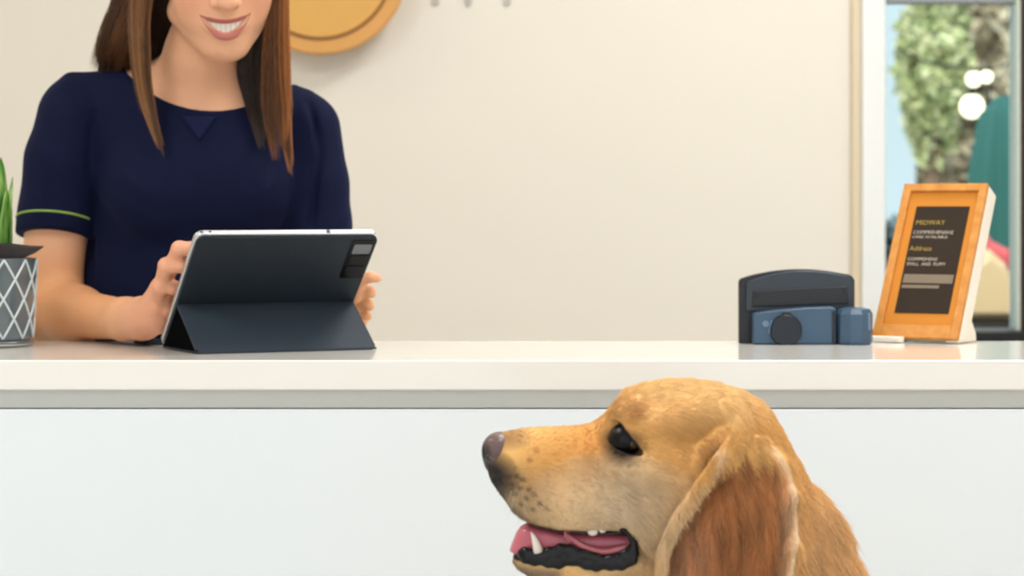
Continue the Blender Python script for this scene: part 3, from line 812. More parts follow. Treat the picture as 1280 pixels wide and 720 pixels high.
# palate is left whole: the cut above removes only what hangs below the lip line
# --- eyes
eye_poly = [(756,538),(762,530),(772,527),(779,532),(790,547),(804,564),(803,569),(788,569),(770,563),(759,551)]
wE = None
eye_w = fd.surf(*dc(783, 548, 62)[:2])
for s in (-1, 1):
    ef, elo, ehi = poly2([dc(a, b, eye_w)[:2] for a, b in eye_poly])
    fn = (lambda s: (lambda x, y, z: np.maximum(ef(x, y)+0*z, (eye_w-17)-s*z)))(s)
    zr = sorted((s*(eye_w-17), s*(eye_w+30)))
    fd.op((fn, np.array([elo[0], elo[1], zr[0]]), np.array([ehi[0], ehi[1], zr[1]])), 4, 'sub')
# --- ears: leaf-shaped flaps hung from the side of the skull
ear_px = [(900,556),(912,543),(930,540),(952,546),(972,562),(988,585),(996,615),(999,655),(994,705),(975,760),(935,800),(885,805),(843,775),(826,728),(828,688),(841,659),(862,627),(882,600),(893,575)]
def ear_mid(x, y):      # depth of the flap's mid surface
    t = sstep(545, 740, y)
    c = 84+26*t+6*np.sin(t*PI)
    q = (x-(905-10*t))/95.0
    return c-16*q*q+7*np.sin(q*3.0+t*2.2)+3*np.sin(x*.09+y*.035)
ef2, e2lo, e2hi = poly2([dc(a, b, 104)[:2] for a, b in ear_px])
for s in (-1, 1):
    def earf(x, y, z, s=s):
        d2 = ef2(x, y); edge = np.clip(-d2/14, 0, 1)
        th = 3.2+3.2*np.sqrt(edge)
        a = np.abs(s*z-ear_mid(x, y))-th
        return smax(a, d2+0*a, 5)
    zz_ = sorted((s*60, s*130))
    fd.op((earf, np.array([e2lo[0], e2lo[1], zz_[0]]), np.array([e2hi[0], e2hi[1], zz_[1]])), 6)
    rid = [dc(*q) for q in ((908,505,s*70),(923,522,s*80),(924,545,s*93),(908,568,s*104),(888,592,s*107),(866,622,s*109),(846,652,s*111),(831,688,s*113),(827,725,s*113))]
    for p in chain(spline(rid, 30), list(np.interp(np.linspace(0, 8, 30), range(9), [9,10.5,10.5,8.5,6.5,5.5,5,4.5,4.5]))): fd.op(p, 7)
    fd.op(sph(dc(910, 524, s*74), 9), 14)
    for p in chain([dc(*q) for q in ((915,540,s*84),(897,547,s*89),(881,560,s*89),(868,585,s*86),(855,612,s*84),(840,636,s*82))], [9,8,7,6,5,3]): fd.op(p, 8)
    for p in chain([dc(*q) for q in ((950,556,s*78),(976,580,s*88),(988,620,s*98),(991,680,s*102),(985,730,s*103))], [6,6,6,5.5,5]): fd.op(p, 14)
DV, DQ = fd.mesh(1)
# --- colour of the coat (fur pattern, plus top light painted on the crown)
def blob(p, c, r, pw=1.0):
    d = np.sqrt((((p[:, :2]-np.array(c))/np.array(r))**2).sum(1)); return np.clip(1-d, 0, 1)**pw
def mixc(col, w, rgb):
    return col*(1-w[:, None])+np.array(lin(*rgb)[:3])*w[:, None]
def dog_col(p, fine=True):
    n = len(p); col = np.tile(np.array(lin(240, 188, 116)[:3]), (n, 1))
    col = mixc(col, .8*blob(p, (870, 470), (160, 60), .6), (250, 214, 156))                 # crown, lightened: light from above painted in
    col = mixc(col, .75*blob(p, (735, 552), (75, 45), .75), (210, 138, 62))                  # muzzle bridge
    col = mixc(col, .7*blob(p, (690, 590), (60, 50), .7), (216, 152, 80))
    col = mixc(col, .85*blob(p, (770, 640), (125, 85), .55), (220, 200, 170))               # pale cheek and lip
    col = mixc(col, .5*blob(p, (780, 600), (50, 50), .7), (214, 196, 170))
    col = mixc(col, .6*blob(p, (850, 540), (60, 45), .7), (226, 170, 100))
    col = mixc(col, .75*blob(p, (785, 511), (26, 16), .7), (176, 116, 60))                   # brow
    col = mixc(col, .5*blob(p, (762, 532), (22, 30), .8), (130, 92, 58))
    col = mixc(col, np.clip(1.5*blob(p, (774, 552), (31, 27), .9), 0, 1), (40, 28, 24))
    neck = sstep(960, 1010, p[:,0]+.35*(p[:,1]-640)*-1*0+ (p[:,1]-640)*.0)*sstep(560, 640, p[:,1])
    col = mixc(col, .7*neck, (234, 184, 134))
    col = mixc(col, .6*sstep(720, 800, p[:,1])*(p[:,0] < 1100), (234, 184, 126))
    # ears
    w_ = np.abs(p[:,2]); inear = (-ef2(p[:,0], p[:,1]))
    em = ear_mid(p[:,0], p[:,1])
    isear = (inear > 0)*sstep(-14, -8, w_-em+18*sstep(640, 570, p[:,1]))*(p[:,1] > 548)
    m = isear*sstep(1, 9, inear)*sstep(0, 18, p[:,1]-553-.22*np.abs(p[:,0]-922)+6*np.sin(p[:,0]*.35))
    back = isear*sstep(952, 985, p[:,0])
    col = mixc(col, m*.92, (184, 116, 68))
    col = mixc(col, m*.5*blob(p, (905, 720), (60, 120), .8), (158, 92, 54))
    col = mixc(col, .8*m*blob(p, (846, 700), (48, 100), .6), (212, 154, 114))
    col = mixc(col, back*.75, (240, 200, 156))
    rim = isear*(1-sstep(3, 11, inear))
    col = mixc(col, rim*.9, (250, 214, 174))
    sk = noise3(np.stack([p[:,0]*1.0, p[:,1]*.16, p[:,2]*.2], 1), .22, 5)
    col = col*(1+.26*(m*sk+.6*neck*sk))[:, None]
    col = mixc(col, .35*m*np.clip(sk, 0, 1), (214, 140, 78))
    # dark front of the muzzle, grey lip
    low = sstep(585, 640, p[:,1]+.35*(p[:,0]-640)*0)
    g = np.clip(1-(p[:,0]-606-.0*p[:,1])/92, 0, 1)**.8*sstep(560, 612, p[:,1])
    col = mixc(col, .95*g, (118, 112, 100))
    g = blob(p, (616, 592), (34, 34), .5)
    col = mixc(col, np.clip(1.2*g, 0, 1), (46, 42, 42))
    g = blob(p, (632, 545), (34, 16), .6); col = mixc(col, .8*g, (122, 82, 58))
    lipd = np.interp(p[:,0], [640, 660, 674, 697, 735, 790], [633, 650, 657, 662, 664, 664])
    g = np.clip(1-np.abs(p[:,1]-lipd+1)/9, 0, 1)*(p[:,0] < 792)*(p[:,0] > 612)
    col = mixc(col, .7*g, (96, 84, 72))
    # chin and jaw
    g = sstep(700, 712, p[:,1])*(p[:,0] < 706)*sstep(712, 690, p[:,0]); col = mixc(col, .8*g, (120, 108, 98))
    if fine:
        for a, b, r in ((640,606,3.4),(650,610,3.2),(661,611,3.4),(657,622,3),(674,628,3.2),(653,599,3.2),(646,595,3),(667,617,3),(666,636,2.6),(644,618,3),(651,630,2.8),(638,596,2.8),(682,634,2.4)):
            q = dc(a, b, 42); col = mixc(col, .75*np.clip(1.5-np.hypot(p[:,0]-q[0], p[:,1]-q[1])/r, 0, 1), (84, 62, 46))
        for a, b, r in ((670,563,4),(662,575,3.4)):
            q = dc(a, b, 42); col = mixc(col, .6*np.clip(1.5-np.hypot(p[:,0]-q[0], p[:,1]-q[1])/r, 0, 1), (170, 96, 50))
    # wet dark inside of the mouth
    ins_ = (mf(p[:,0], p[:,1]) < 1.0)*(np.abs(p[:,2]) < 60)*(p[:,1] < 700)*(p[:,0] > 640)
    col = mixc(col, ins_*1.0, (46, 20, 22))
    return np.clip(col, 0, 1)
dog = empty('dog', dog_world((1050, 1541, 0)).tolist())
tag(dog, 'golden retriever-like yellow dog in profile, mouth open, sitting before the counter', 'dog')
DO = np.array(dog.location)
# paws flat on the floor
DVw = dog_world(DV); DVw[:, 2] = np.maximum(DVw[:, 2], .001)
M_coat = vcol_mat('short_coat', .75, spec=.2)
link('body', np_mesh('body', DVw-DO, DQ, dog_col(DV)), M_coat, dog)
def dpart(name, field, m, colf=None, smooth=2):
    V, Q = field.mesh(smooth)
    return link(name, np_mesh(name, dog_world(V)-DO, Q, None if colf is None else colf(V)), m, dog)
# nose
nf_ = Field(axis_pts([(594, 1.1), (650, None)]), axis_pts([(530, 1.1), (604, None)]), axis_pts([(-36, 1.1), (36, None)]))
nf_.op(ell((625, 561, 0), (22, 21.5, 26)), 0)
nf_.op(ell((613, 572, 0), (9, 18, 14)), 8)
for s in (-1, 1):
    nf_.op(ell(dc(620, 561, s*16), (15, 17, 13)), 6)
    nf_.op(ell(dc(605, 564, s*13), (4.5, 9, 6)), 3, 'sub')
    for p in chain([dc(604, 560, s*14), dc(609, 574, s*22), dc(622, 581, s*28), dc(632, 574, s*30)], [4, 3.4, 2.6, 1.5]): nf_.op(p, 2, 'sub')
def nosec(p):
    col = np.tile(np.array(lin(108, 84, 82)[:3]), (len(p), 1))
    col = mixc(col, np.clip(1.6*blob(p, (604, 570), (13, 26), 1), 0, 1), (22, 18, 20))
    col = mixc(col, sstep(570, 580, p[:,1]), (26, 24, 26)); col = mixc(col, sstep(628, 640, p[:,0]), (40, 34, 34))
    return col
dpart('nose', nf_, vcol_mat('nose_leather', .38, coat=.15, bump=.5, bscale=500), nosec)
# eyeballs with lids' rim
M_eye = mat('dark_eye', (12, 8, 7), .3, spec=.25)
M_iris = mat('brown_iris', (74, 52, 38), .2)
M_rim = mat('black_rim', (14, 11, 11), .35)
def tube_local(pts, r, seg=8, closed=False):
    bm = B(); P_ = [Vector((dog_world(q)-DO).tolist()) for q in (list(pts)+([pts[0]] if closed else []))]
    tube(bm, P_, r if isinstance(r, list) else r*DS, seg, caps=not closed); return bm
for s in (-1, 1):
    c = dog_world(dc(782, 549, s*(eye_w-21)))-DO
    e = obj('eye', sphere(B(), Vector(c.tolist()), 22*DS, 28, 18), M_eye, dog, smooth=True)
    c2 = dog_world(dc(789, 553, s*(eye_w-7.2)))-DO
    obj('iris', sphere(B(), Vector(c2.tolist()), 9*DS, 20, 12, (1, .82, 1)), M_iris, e, smooth=True)
    rim = []
    for a, b in eye_poly:
        q = dc(a, b, s*eye_w); wv = fd.surf(780+(q[0]-780)*1.1, 549+(q[1]-549)*1.1, s) or s*eye_w
        rim.append((q[0], q[1], s*min(abs(wv), eye_w+7)-s*2))
    obj('eyelid', tube_local(spline(rim+[rim[0]], 40), 2.0), M_rim, dog, smooth=True)
# tongue
tpoly = [dc(a, b, 22)[:2] for a, b in ((645,670),(651,662),(660,657),(674,661),(700,666),(740,668),(790,668),(806,676),(800,690),(760,692),(700,692),(664,691),(652,694),(643,695),(637,691),(639,684))]
tf, tlo, thi = poly2(tpoly)
tF = Field(axis_pts([(628, 1.3), (815, None)]), axis_pts([(648, 1.3), (702, None)]), axis_pts([(-42, 1.5), (42, None)]))
def tfn(x, y, z):
    hw = np.interp(x, [636, 650, 700, 800], [16, 24, 29, 34]); a = np.abs(z)-hw
    g = 3.5*np.exp(-(z/6)**2)*(y < 676)
    return smax(tf(x, y)+g+0*a, a, 12)
tF.op((tfn, np.array([630, 650, -40]), np.array([810, 700, 40])), 0)
M_tongue = mat('wet_pink_tongue', (206, 104, 118), .35, noise=.12, nscale=60, coat=.3, sss=.2, bump=.2, bscale=350)
dpart('tongue', tF, M_tongue)
# wet black lower lip on both sides
lp = [(644,696),(648,690),(656,687),(668,688),(681,686),(692,684),(703,681),(712,680),(722,684),(735,689),(750,692),(769,691),(780,686),(786,677),(783,668),(774,661),(782,659),(792,667),(797,678),(799,692),(797,702),(786,708),(766,713),(746,714),(727,711),(712,709),(700,712),(684,713),(664,710),(650,705)]
lf, llo, lhi = poly2([dc(a, b, 44)[:2] for a, b in lp])
lF = Field(axis_pts([(630, 1.4), (812, None)]), axis_pts([(648, 1.4), (724, None)]), axis_pts([(-76, 1.6), (76, None)]))
def lfn(x, y, z):
    hw = np.interp(x, [640, 646, 656, 672, 700, 740, 780, 800, 815], [10, 26, 32, 36, 42, 52, 62, 67, 70])
    a = np.abs(z)-hw; shell = np.maximum(a, -(np.abs(z)-hw+np.where(x < 655, 60, 11)))
    return smax(lf(x, y)+1.2*np.sin(x*.16)+.8*np.sin(x*.41+1)+0*a, shell, 7)
lF.op((lfn, np.array([632, 650, -75]), np.array([810, 722, 75])), 0)
dpart('lower_lip', lF, mat('wet_black_lip', (6, 6, 8), .22, spec=.35, bump=.7, bscale=90))
# teeth
M_tooth = mat('tooth', (240, 226, 214), .25, coat=.4)
M_gum = mat('gum', (182, 96, 104), .3, coat=.5)
for s in (-1, 1):
    obj('tooth', tube_local(spline([dc(673, 690, s*33), dc(669, 676, s*35), dc(664, 665, s*34)], 8), [x*DS for x in (6.2,6,5.4,4.8,4,3,1.8,.6)], 12), M_tooth, dog, smooth=True)
    for (a, b, r) in ((741, 665, 6.0), (753, 663, 4.0)):
        bm = B(); q = Vector((dog_world(dc(a, b, s*43))-DO).tolist()); sphere(bm, q, r*DS, 14, 9, (1.1, .6, .8)); obj('tooth', bm, M_tooth, dog, smooth=True)
    obj('gum', tube_local(spline([dc(706, 668, s*36), dc(718, 676, s*38), dc(732, 684, s*40), dc(756, 690, s*44), dc(786, 684, s*50)], 20), 4.2), M_gum, dog, smooth=True)
    obj('lip_fold', tube_local(spline([dc(706, 664, s*40), dc(708, 671, s*42), dc(713, 678, s*42)], 10), 1.6), M_gum, dog, smooth=True)

# --- fur
DN = -vnormals(DV, DQ)
if (DN[:, 1]*(DV[:, 1]-620))[(DV[:,0] > 850) & (DV[:,0] < 870) & (DV[:,1] < 500)].mean() < 0: DN = -DN
def dog_flow(p):
    """lie of the coat in (u, v, w)"""
    u, v, w = p.T
    f = np.stack([np.ones(len(p)), .12+0*u, 0*u], 1)
    a = sstep(760, 930, u)[:, None]                                          # skull: sweeps back and down
    f = f*(1-a)+np.array([.75, .66, 0])*a
    b = (sstep(560, 660, v)*sstep(740, 860, u))[:, None]; f = f*(1-b)+np.array([.35, .94, 0])*b
    c = (sstep(960, 1030, u)*sstep(540, 600, v))[:, None]; f = f*(1-c)+np.array([.42, .9, 0])*c
    e = (-ef2(u, v) > 0)*sstep(-14, -8, np.abs(w)-ear_mid(u, v))*(v > 545); e = e[:, None]*.9
    sw = np.stack([.10+.25*np.sin(v*.02+u*.01), np.ones(len(p)), 0*u], 1); f = f*(1-e)+sw*e
    g = (sstep(590, 640, v)*sstep(740, 640, u))[:, None]; f = f*(1-g)+np.array([.75, .66, 0])*g
    h = sstep(880, 1000, v)[:, None]; f = f*(1-h)+np.array([.25, .95, 0])*h
    n1 = noise3(p, .035, 21); n2 = noise3(p, .035, 22)
    f = f+np.stack([.16*n1, .16*n2, .12*noise3(p, .04, 23)], 1)
    return f/np.linalg.norm(f, axis=1)[:, None]
def dog_len(p):
    u, v, w = p.T
    L_ = 4.5+5.5*sstep(700, 800, u)
    L_ = L_+7*sstep(560, 680, v)*sstep(790, 870, u)
    L_ = L_+16*sstep(985, 1030, u-.3*(v-640))*sstep(560, 640, v)
    e = (-ef2(u, v) > 0)*sstep(-14, -8, np.abs(w)-ear_mid(u, v))*(v > 548)
    L_ = np.where(e > .5, 17, L_)
    L_ = np.where(e > .5, L_*(.45+.55*sstep(2, 16, -ef2(u, v))), L_)
    L_ = L_*(1-.55*np.clip(blob(p, (783, 549), (52, 44), .6), 0, 1))
    L_ = L_+18*sstep(740, 860, v)
    return L_
def fur_dens(c):
    u, v, w = c.T
    d = np.where(v < 735, 1.0, .10)*np.where(w < -10, .22, 1.0)
    d = d*np.where(u > 1085, .35, 1)
    eye = (ef(u, v) > 1.5)
    eyeN = np.abs(np.hypot(u-783, v-549)) > 32
    d = d*np.where(eye | (np.abs(w) < 30), 1, 0)
    mouth = (mf(u, v) < 1.5)*(np.abs(w) < 75)*(u > 636)*(v < 702); d = d*np.where(mouth, 0, 1)
    lip = (lf(u, v) < 1)*(u > 640); d = d*np.where(lip, 0, 1)
    nose = (((u-622)/25)**2+((v-562)/26)**2 < 1); d = d*np.where(nose, 0, 1)
    d = d*np.where(v > 1500, .3, 1)
    return d
def grow(n, K=5, lift=.22):
    f, q, w4 = sample_surface(DV, DQ, n, fur_dens)
    R_ = sum(w4[i]*DV[q[:, i]] for i in range(4)); N_ = sum(w4[i]*DN[q[:, i]] for i in range(4))
    N_ /= np.linalg.norm(N_, axis=1)[:, None]+1e-9
    fl = dog_flow(R_); fl = fl-N_*(fl*N_).sum(1)[:, None]; fl /= np.linalg.norm(fl, axis=1)[:, None]+1e-6
    L_ = dog_len(R_)*(.7+.6*RNG.random(n))
    jit = RNG.normal(size=(n, 3))*.10
    dirn = fl*(1-lift*.4)+N_*(lift*(.5+RNG.random(n)))[:, None]+jit; dirn /= np.linalg.norm(dirn, axis=1)[:, None]
    t = np.linspace(0, 1, K)[None, :, None]
    pts = R_[:, None, :]-N_[:, None, :]*.6+dirn[:, None, :]*L_[:, None, None]*t
    pts = pts+(fl-dirn*.6)[:, None, :]*L_[:, None, None]*.35*t**2
    pts[:, :, 1] += (L_[:, None]*.10)*t[:, :, 0]**2
    wav = noise3(R_, .09, 31)[:, None]*np.sin(t[:, :, 0]*4+noise3(R_, .05, 32)[:, None]*3)*np.clip(L_-12, 0, 30)[:, None]*.10
    pts[:, :, 0] += wav; pts[:, :, 2] += .5*wav
    col = dog_col(R_)
    cl = noise3(R_*np.array([1, .45, 1]), .16, 33)
    col = col*(1+.10*RNG.normal(size=(n, 1))+.07*cl[:, None])
    tipw = RNG.random(n)**2*.14
    col = mixc(np.clip(col, 0.003, .95), tipw, (240, 214, 176))
    rad = (.17+.06*RNG.random((n, 1)))*(1-.75*t[0, :, 0][None, :])*1.0
    big = sstep(760, 900, R_[:, 1])[:, None]; rad = rad*(1+1.6*big)
    return dog_world(pts)-DO, rad*DS*1.9, np.clip(col, 0.003, .95)
M_fur = vcol_mat('fur', .62, spec=.25)
fp, frd, fc_ = grow(FUR_N)
fo = strands('fur', fp, frd, fc_, M_fur, dog); fo['kind'] = 'stuff'
# a few whiskers
wh = []
for i in range(16):
    a, b = 640+RNG.random()*40, 598+RNG.random()*36; q = np.array(dc(a, b, 44)); L_ = 24+22*RNG.random()
    dvec = np.array([-.35+.6*RNG.random(), .55, .5]); dvec /= np.linalg.norm(dvec)
    wh.append([q+dvec*L_*t+np.array([0, 5*t*t, 0]) for t in np.linspace(0, 1, 6)])
wh = dog_world(np.array(wh))-DO
o = strands('whisker', wh, np.tile(np.linspace(.00012, .00003, 6), (len(wh), 1)), np.tile(np.array(lin(196, 188, 176)[:3]), (len(wh), 1)), M_fur, dog); o['kind'] = 'stuff'
# ================================================================== the person behind the counter
PY, PS = 3.5, 3.5/3022.0
def pw(V):
    V = np.asarray(V, float)
    return np.stack([(V[...,0]-640)*PS, PY-V[...,2]*PS, CAMZ-(V[...,1]-261)*PS], -1)
def S(u, v, w):
    f = 1-w/3022.0
    return np.array([640+(u-640)*f, 261+(v-261)*f, float(w)])
def rot(ax, a):
    return np.array(Matrix.Rotation(math.radians(a), 3, ax))
# head frame (metres: x right, y away, z up), turned and bowed
HR = rot('Z', 12) @ rot('Y', -3) @ rot('X', 20)
HC = S(272, -52, 62); HS = 1.07
def h2l(p):
    q = (HR @ np.array(p, float))*HS/PS
    return np.array([HC[0]+q[0], HC[1]-q[2], HC[2]-q[1]])
def l2h(V):
    V = np.asarray(V, float)-HC
    q = np.stack([V[...,0], -V[...,2], -V[...,1]], -1)*PS/HS
    return q @ HR
MLOC = np.array([[1,0,0],[0,0,-1],[0,-1,0]], float)   # local (u,v,w) axes seen from world axes
def hell(c, r):      # ellipsoid given in the head frame
    Rm = HR.T @ np.array([[1,0,0],[0,0,-1],[0,-1,0]], float)   # local delta -> world delta -> head axes
    return ell(h2l(c), np.array(r)*HS/PS, Rm)
def hcone(a, b, ra, rb): return cone(h2l(a), h2l(b), ra*HS/PS, rb*HS/PS)
hf = .72
fp_ = Field(axis_pts([(-10, 5), (175, 3), (190, hf), (350, 3), (500, 5), (530, None)]),
            axis_pts([(-200, 5), (-70, 2.5), (-40, hf), (88, 2.4), (150, 3), (290, 2.6), (440, 7), (1085, None)]),
            axis_pts([(-200, 7), (0, 4), (40, 2), (80, hf), (165, 2.6), (310, 6), (420, None)]))
K_ = 1/PS
def trunk(f, g):
    f.op(cone(S(238, 112, -40), S(96, 129, -50), R_(.034+g), R_(.0365+g)), R_(.03))
    f.op(cone(S(262, 112, -40), S(374, 150, -50), R_(.034+g), R_(.036+g)), R_(.05))
    f.op(ell(S(248, 215, -62), (R_(.150+g), R_(.165+g), R_(.088+g))), R_(.06))
    f.op(ell(S(248, 175, -58), (R_(.155+g), R_(.085+g), R_(.078+g))), R_(.05))
    for a in (198, 306): f.op(ell(S(a, 238, -6), (R_(.058+g), R_(.060+g), R_(.048+g))), R_(.05))
    f.op(ell(S(249, 375, -85), (R_(.158+g), R_(.24), R_(.090+g))), R_(.04))
    f.op(ell(S(250, 560, -110), (R_(.175+g), R_(.13+g), R_(.12+g))), R_(.06))
    for p in chain([S(92, 144, -46), S(72, 270, -50), S(62, 386, -50)], [R_(.046+g), R_(.047+g), R_(.044)]): f.op(p, R_(.012))
    for p in chain([S(382, 160, -46), S(396, 280, -50), S(404, 384, -50)], [R_(.043+g), R_(.043+g), R_(.040)]): f.op(p, R_(.012))
R_ = lambda m: m*K_
# cranium, face
fp_.op(hell((0, .022, .035), (.074, .092, .084)), 0)
fp_.op(hell((0, -.025, -.022), (.064, .066, .084)), R_(.03))
fp_.op(hell((0, -.048, -.060), (.048, .040, .046)), R_(.03))
fp_.op(hell((0, -.072, -.101), (.021, .017, .017)), R_(.022))                     # chin
for s in (-1, 1):
    fp_.op(hcone((s*.014, -.068, -.098), (s*.050, -.004, -.070), .017, .018), R_(.022))  # jaw
    fp_.op(hell((s*.040, -.060, -.030), (.023, .022, .021)), R_(.02))                # cheek
    fp_.op(hell((s*.034, -.078, .004), (.017, .012, .012)), R_(.012), 'sub')         # orbit
    fp_.op(hell((s*.033, -.072, .004), (.015, .013, .012)), R_(.004))
    fp_.op(hcone((s*.012, -.092, .024), (s*.046, -.074, .020), .006, .005), R_(.012))
    fp_.op(hell((s*.0765, .018, -.008), (.006, .018, .030)), R_(.008))               # ear
for s in (-1, 1):                                                                 # smile folds
    fp_.op(hell((s*.047, -.062, -.046), (.011, .013, .024)), R_(.016))
fp_.op(hcone((0, -.088, .014), (0, -.108, -.027), .0075, .0115), R_(.014))           # nose
fp_.op(hell((0, -.112, -.031), (.0105, .010, .009)), R_(.008))
for s in (-1, 1):
    fp_.op(hell((s*.0125, -.098, -.034), (.0075, .010, .0075)), R_(.006))
    fp_.op(hell((s*.0065, -.103, -.0425), (.0036, .0055, .0035)), R_(.002), 'sub')
# muzzle mound of the smile
fp_.op(hell((0, -.072, -.064), (.036, .024, .026)), R_(.018))
# mouth opening and lips follow the curve of the teeth
def mouth_y(x): return -.0985+9.5*x*x
mtop = [(-.0325,-.0525),(-.023,-.0562),(-.011,-.0586),(0,-.0594),(.011,-.0586),(.023,-.0562),(.0325,-.0525)]
mbot = [(.0265,-.0645),(.0140,-.0762),(0,-.0802),(-.0140,-.0762),(-.0265,-.0645)]
def hfield(fnh, c, r):   # prim written in head coordinates
    cc = h2l(c); rr_ = r*HS/PS
    def fn(x, y, z):
        X_, Y_, Z_ = np.broadcast_arrays(x, y, z)
        h = l2h(np.stack([X_, Y_, Z_], -1)); return fnh(h[...,0], h[...,1], h[...,2])*HS/PS
    return (fn, cc-rr_, cc+rr_)
mpf, _, _ = poly2(mtop+mbot)
fp_.op(hfield(lambda x, y, z: np.maximum(mpf(x, z), y-(mouth_y(x)+.014)), (0, -.09, -.068), .045), R_(.0015), 'sub')
lipc = []
for pts, r in ((mtop, .0033), (mtop[:1]+mbot[::-1]+mtop[-1:], .0050)):
    q = spline([(x, mouth_y(x)+.004, z) for x, z in pts], 18)
    lipc.append(q)
    for i in range(17):
        ta = min(1, 3.2*min(i, 17-i)/17+.35); tb_ = min(1, 3.2*min(i+1, 16-i)/17+.35)
        fp_.op(hcone(q[i], q[i+1], r*ta, r*tb_), R_(.0022))
# neck, shoulders, trunk
for p in chain([h2l((0, .020, -.055)), S(254, 70, -2), S(250, 118, -34)], [R_(.050), R_(.050), R_(.058)], .95): fp_.op(p, R_(.03))
trunk(fp_, 0)
fp_.op(cone(S(262, 128, -14), S(302, 118, -30), 6, 5), R_(.02)); fp_.op(cone(S(235, 130, -14), S(180, 112, -28), 6, 5), R_(.02))   # collar bones
for p in chain([S(62, 386, -50), S(95, 393, 6), S(158, 399, 118)], [R_(.045), R_(.037), R_(.0275)], 1): fp_.op(p, R_(.03))
for p in chain([S(406, 384, -50), S(416, 390, 10), S(430, 396, 90)], [R_(.041), R_(.036), R_(.0265)]): fp_.op(p, R_(.03))
# right hand at the tablet's left edge: palm, four bent fingers, thumb
for p in chain([S(158, 399, 118), S(178, 398, 150), S(196, 392, 178)], [R_(.026), R_(.026), R_(.023)]): fp_.op(p, R_(.02))
fp_.op(cone(S(205, 362, 205), S(200, 398, 180), R_(.016), R_(.017)), R_(.02))
FG = [[(206,352,208),(224,311,258),(240,311,262),(254,322,240)], [(200,366,206),(208,332,248),(228,332,250),(244,345,225)],
      [(196,382,196),(200,357,230),(217,359,228),(232,372,204)], [(192,400,182),(197,383,206),(210,387,204),(222,398,186)]]
for i, g in enumerate(FG):
    r = (.0096, .0100, .0096, .0086)[i]
    g = [S(*q) for q in g]
    fp_.op(cone(S(180, 396, 165), g[0], R_(.013), R_(.011)), R_(.014))
    for j, p in enumerate(chain(g, [R_(r*1.08), R_(r*1.1), R_(r*.98), R_(r*.84)])): fp_.op(p, R_(.0035))
for p in chain([S(184, 402, 160), S(212, 385, 190), S(236, 372, 205)], [R_(.013), R_(.011), R_(.009)]): fp_.op(p, R_(.006))
# left hand behind the right edge
for p in chain([S(428, 395, 70), S(436, 390, 82), S(442, 383, 94)], [R_(.024), R_(.023), R_(.019)]): fp_.op(p, R_(.02))
GH = [[(444,372,126),(451,351,138),(464,346,146),(472,348,146)], [(446,380,110),(454,365,124),(462,364,130),(465,367,132)],
      [(446,388,104),(453,379,114),(460,380,120),(463,383,120)], [(445,396,98),(451,393,106),(457,394,110),(460,396,108)]]
for i, g in enumerate(GH):
    r = (.0082, .0084, .0082, .0075)[i]
    for p in chain([S(*q) for q in g], [R_(r*1.1), R_(r*1.05), R_(r*.92), R_(r*.75)]): fp_.op(p, R_(.003))
for p in chain([S(436, 392, 112), S(428, 376, 124), S(420, 364, 130)], [R_(.012), R_(.010), R_(.009)]): fp_.op(p, R_(.006))
# hips and seated legs
for s in (-1, 1):
    for p in chain([S(250+s*75, 585, -105), S(250+s*90, 610, 150), S(250+s*92, 830, 170), S(250+s*95, 1035, 120), (640+(S(250+s*95,1035,120)[0]-640), 1045, 160)], [R_(.085), R_(.062), R_(.050), R_(.036), R_(.034)]): fp_.op(p, R_(.04))
PV, PQ = fp_.mesh(1)
PN = vnormals(PV, PQ)
if (PN[:, 1]*(PV[:, 1]-0))[PV[:,1] < -120].mean() < 0: PN = -PN

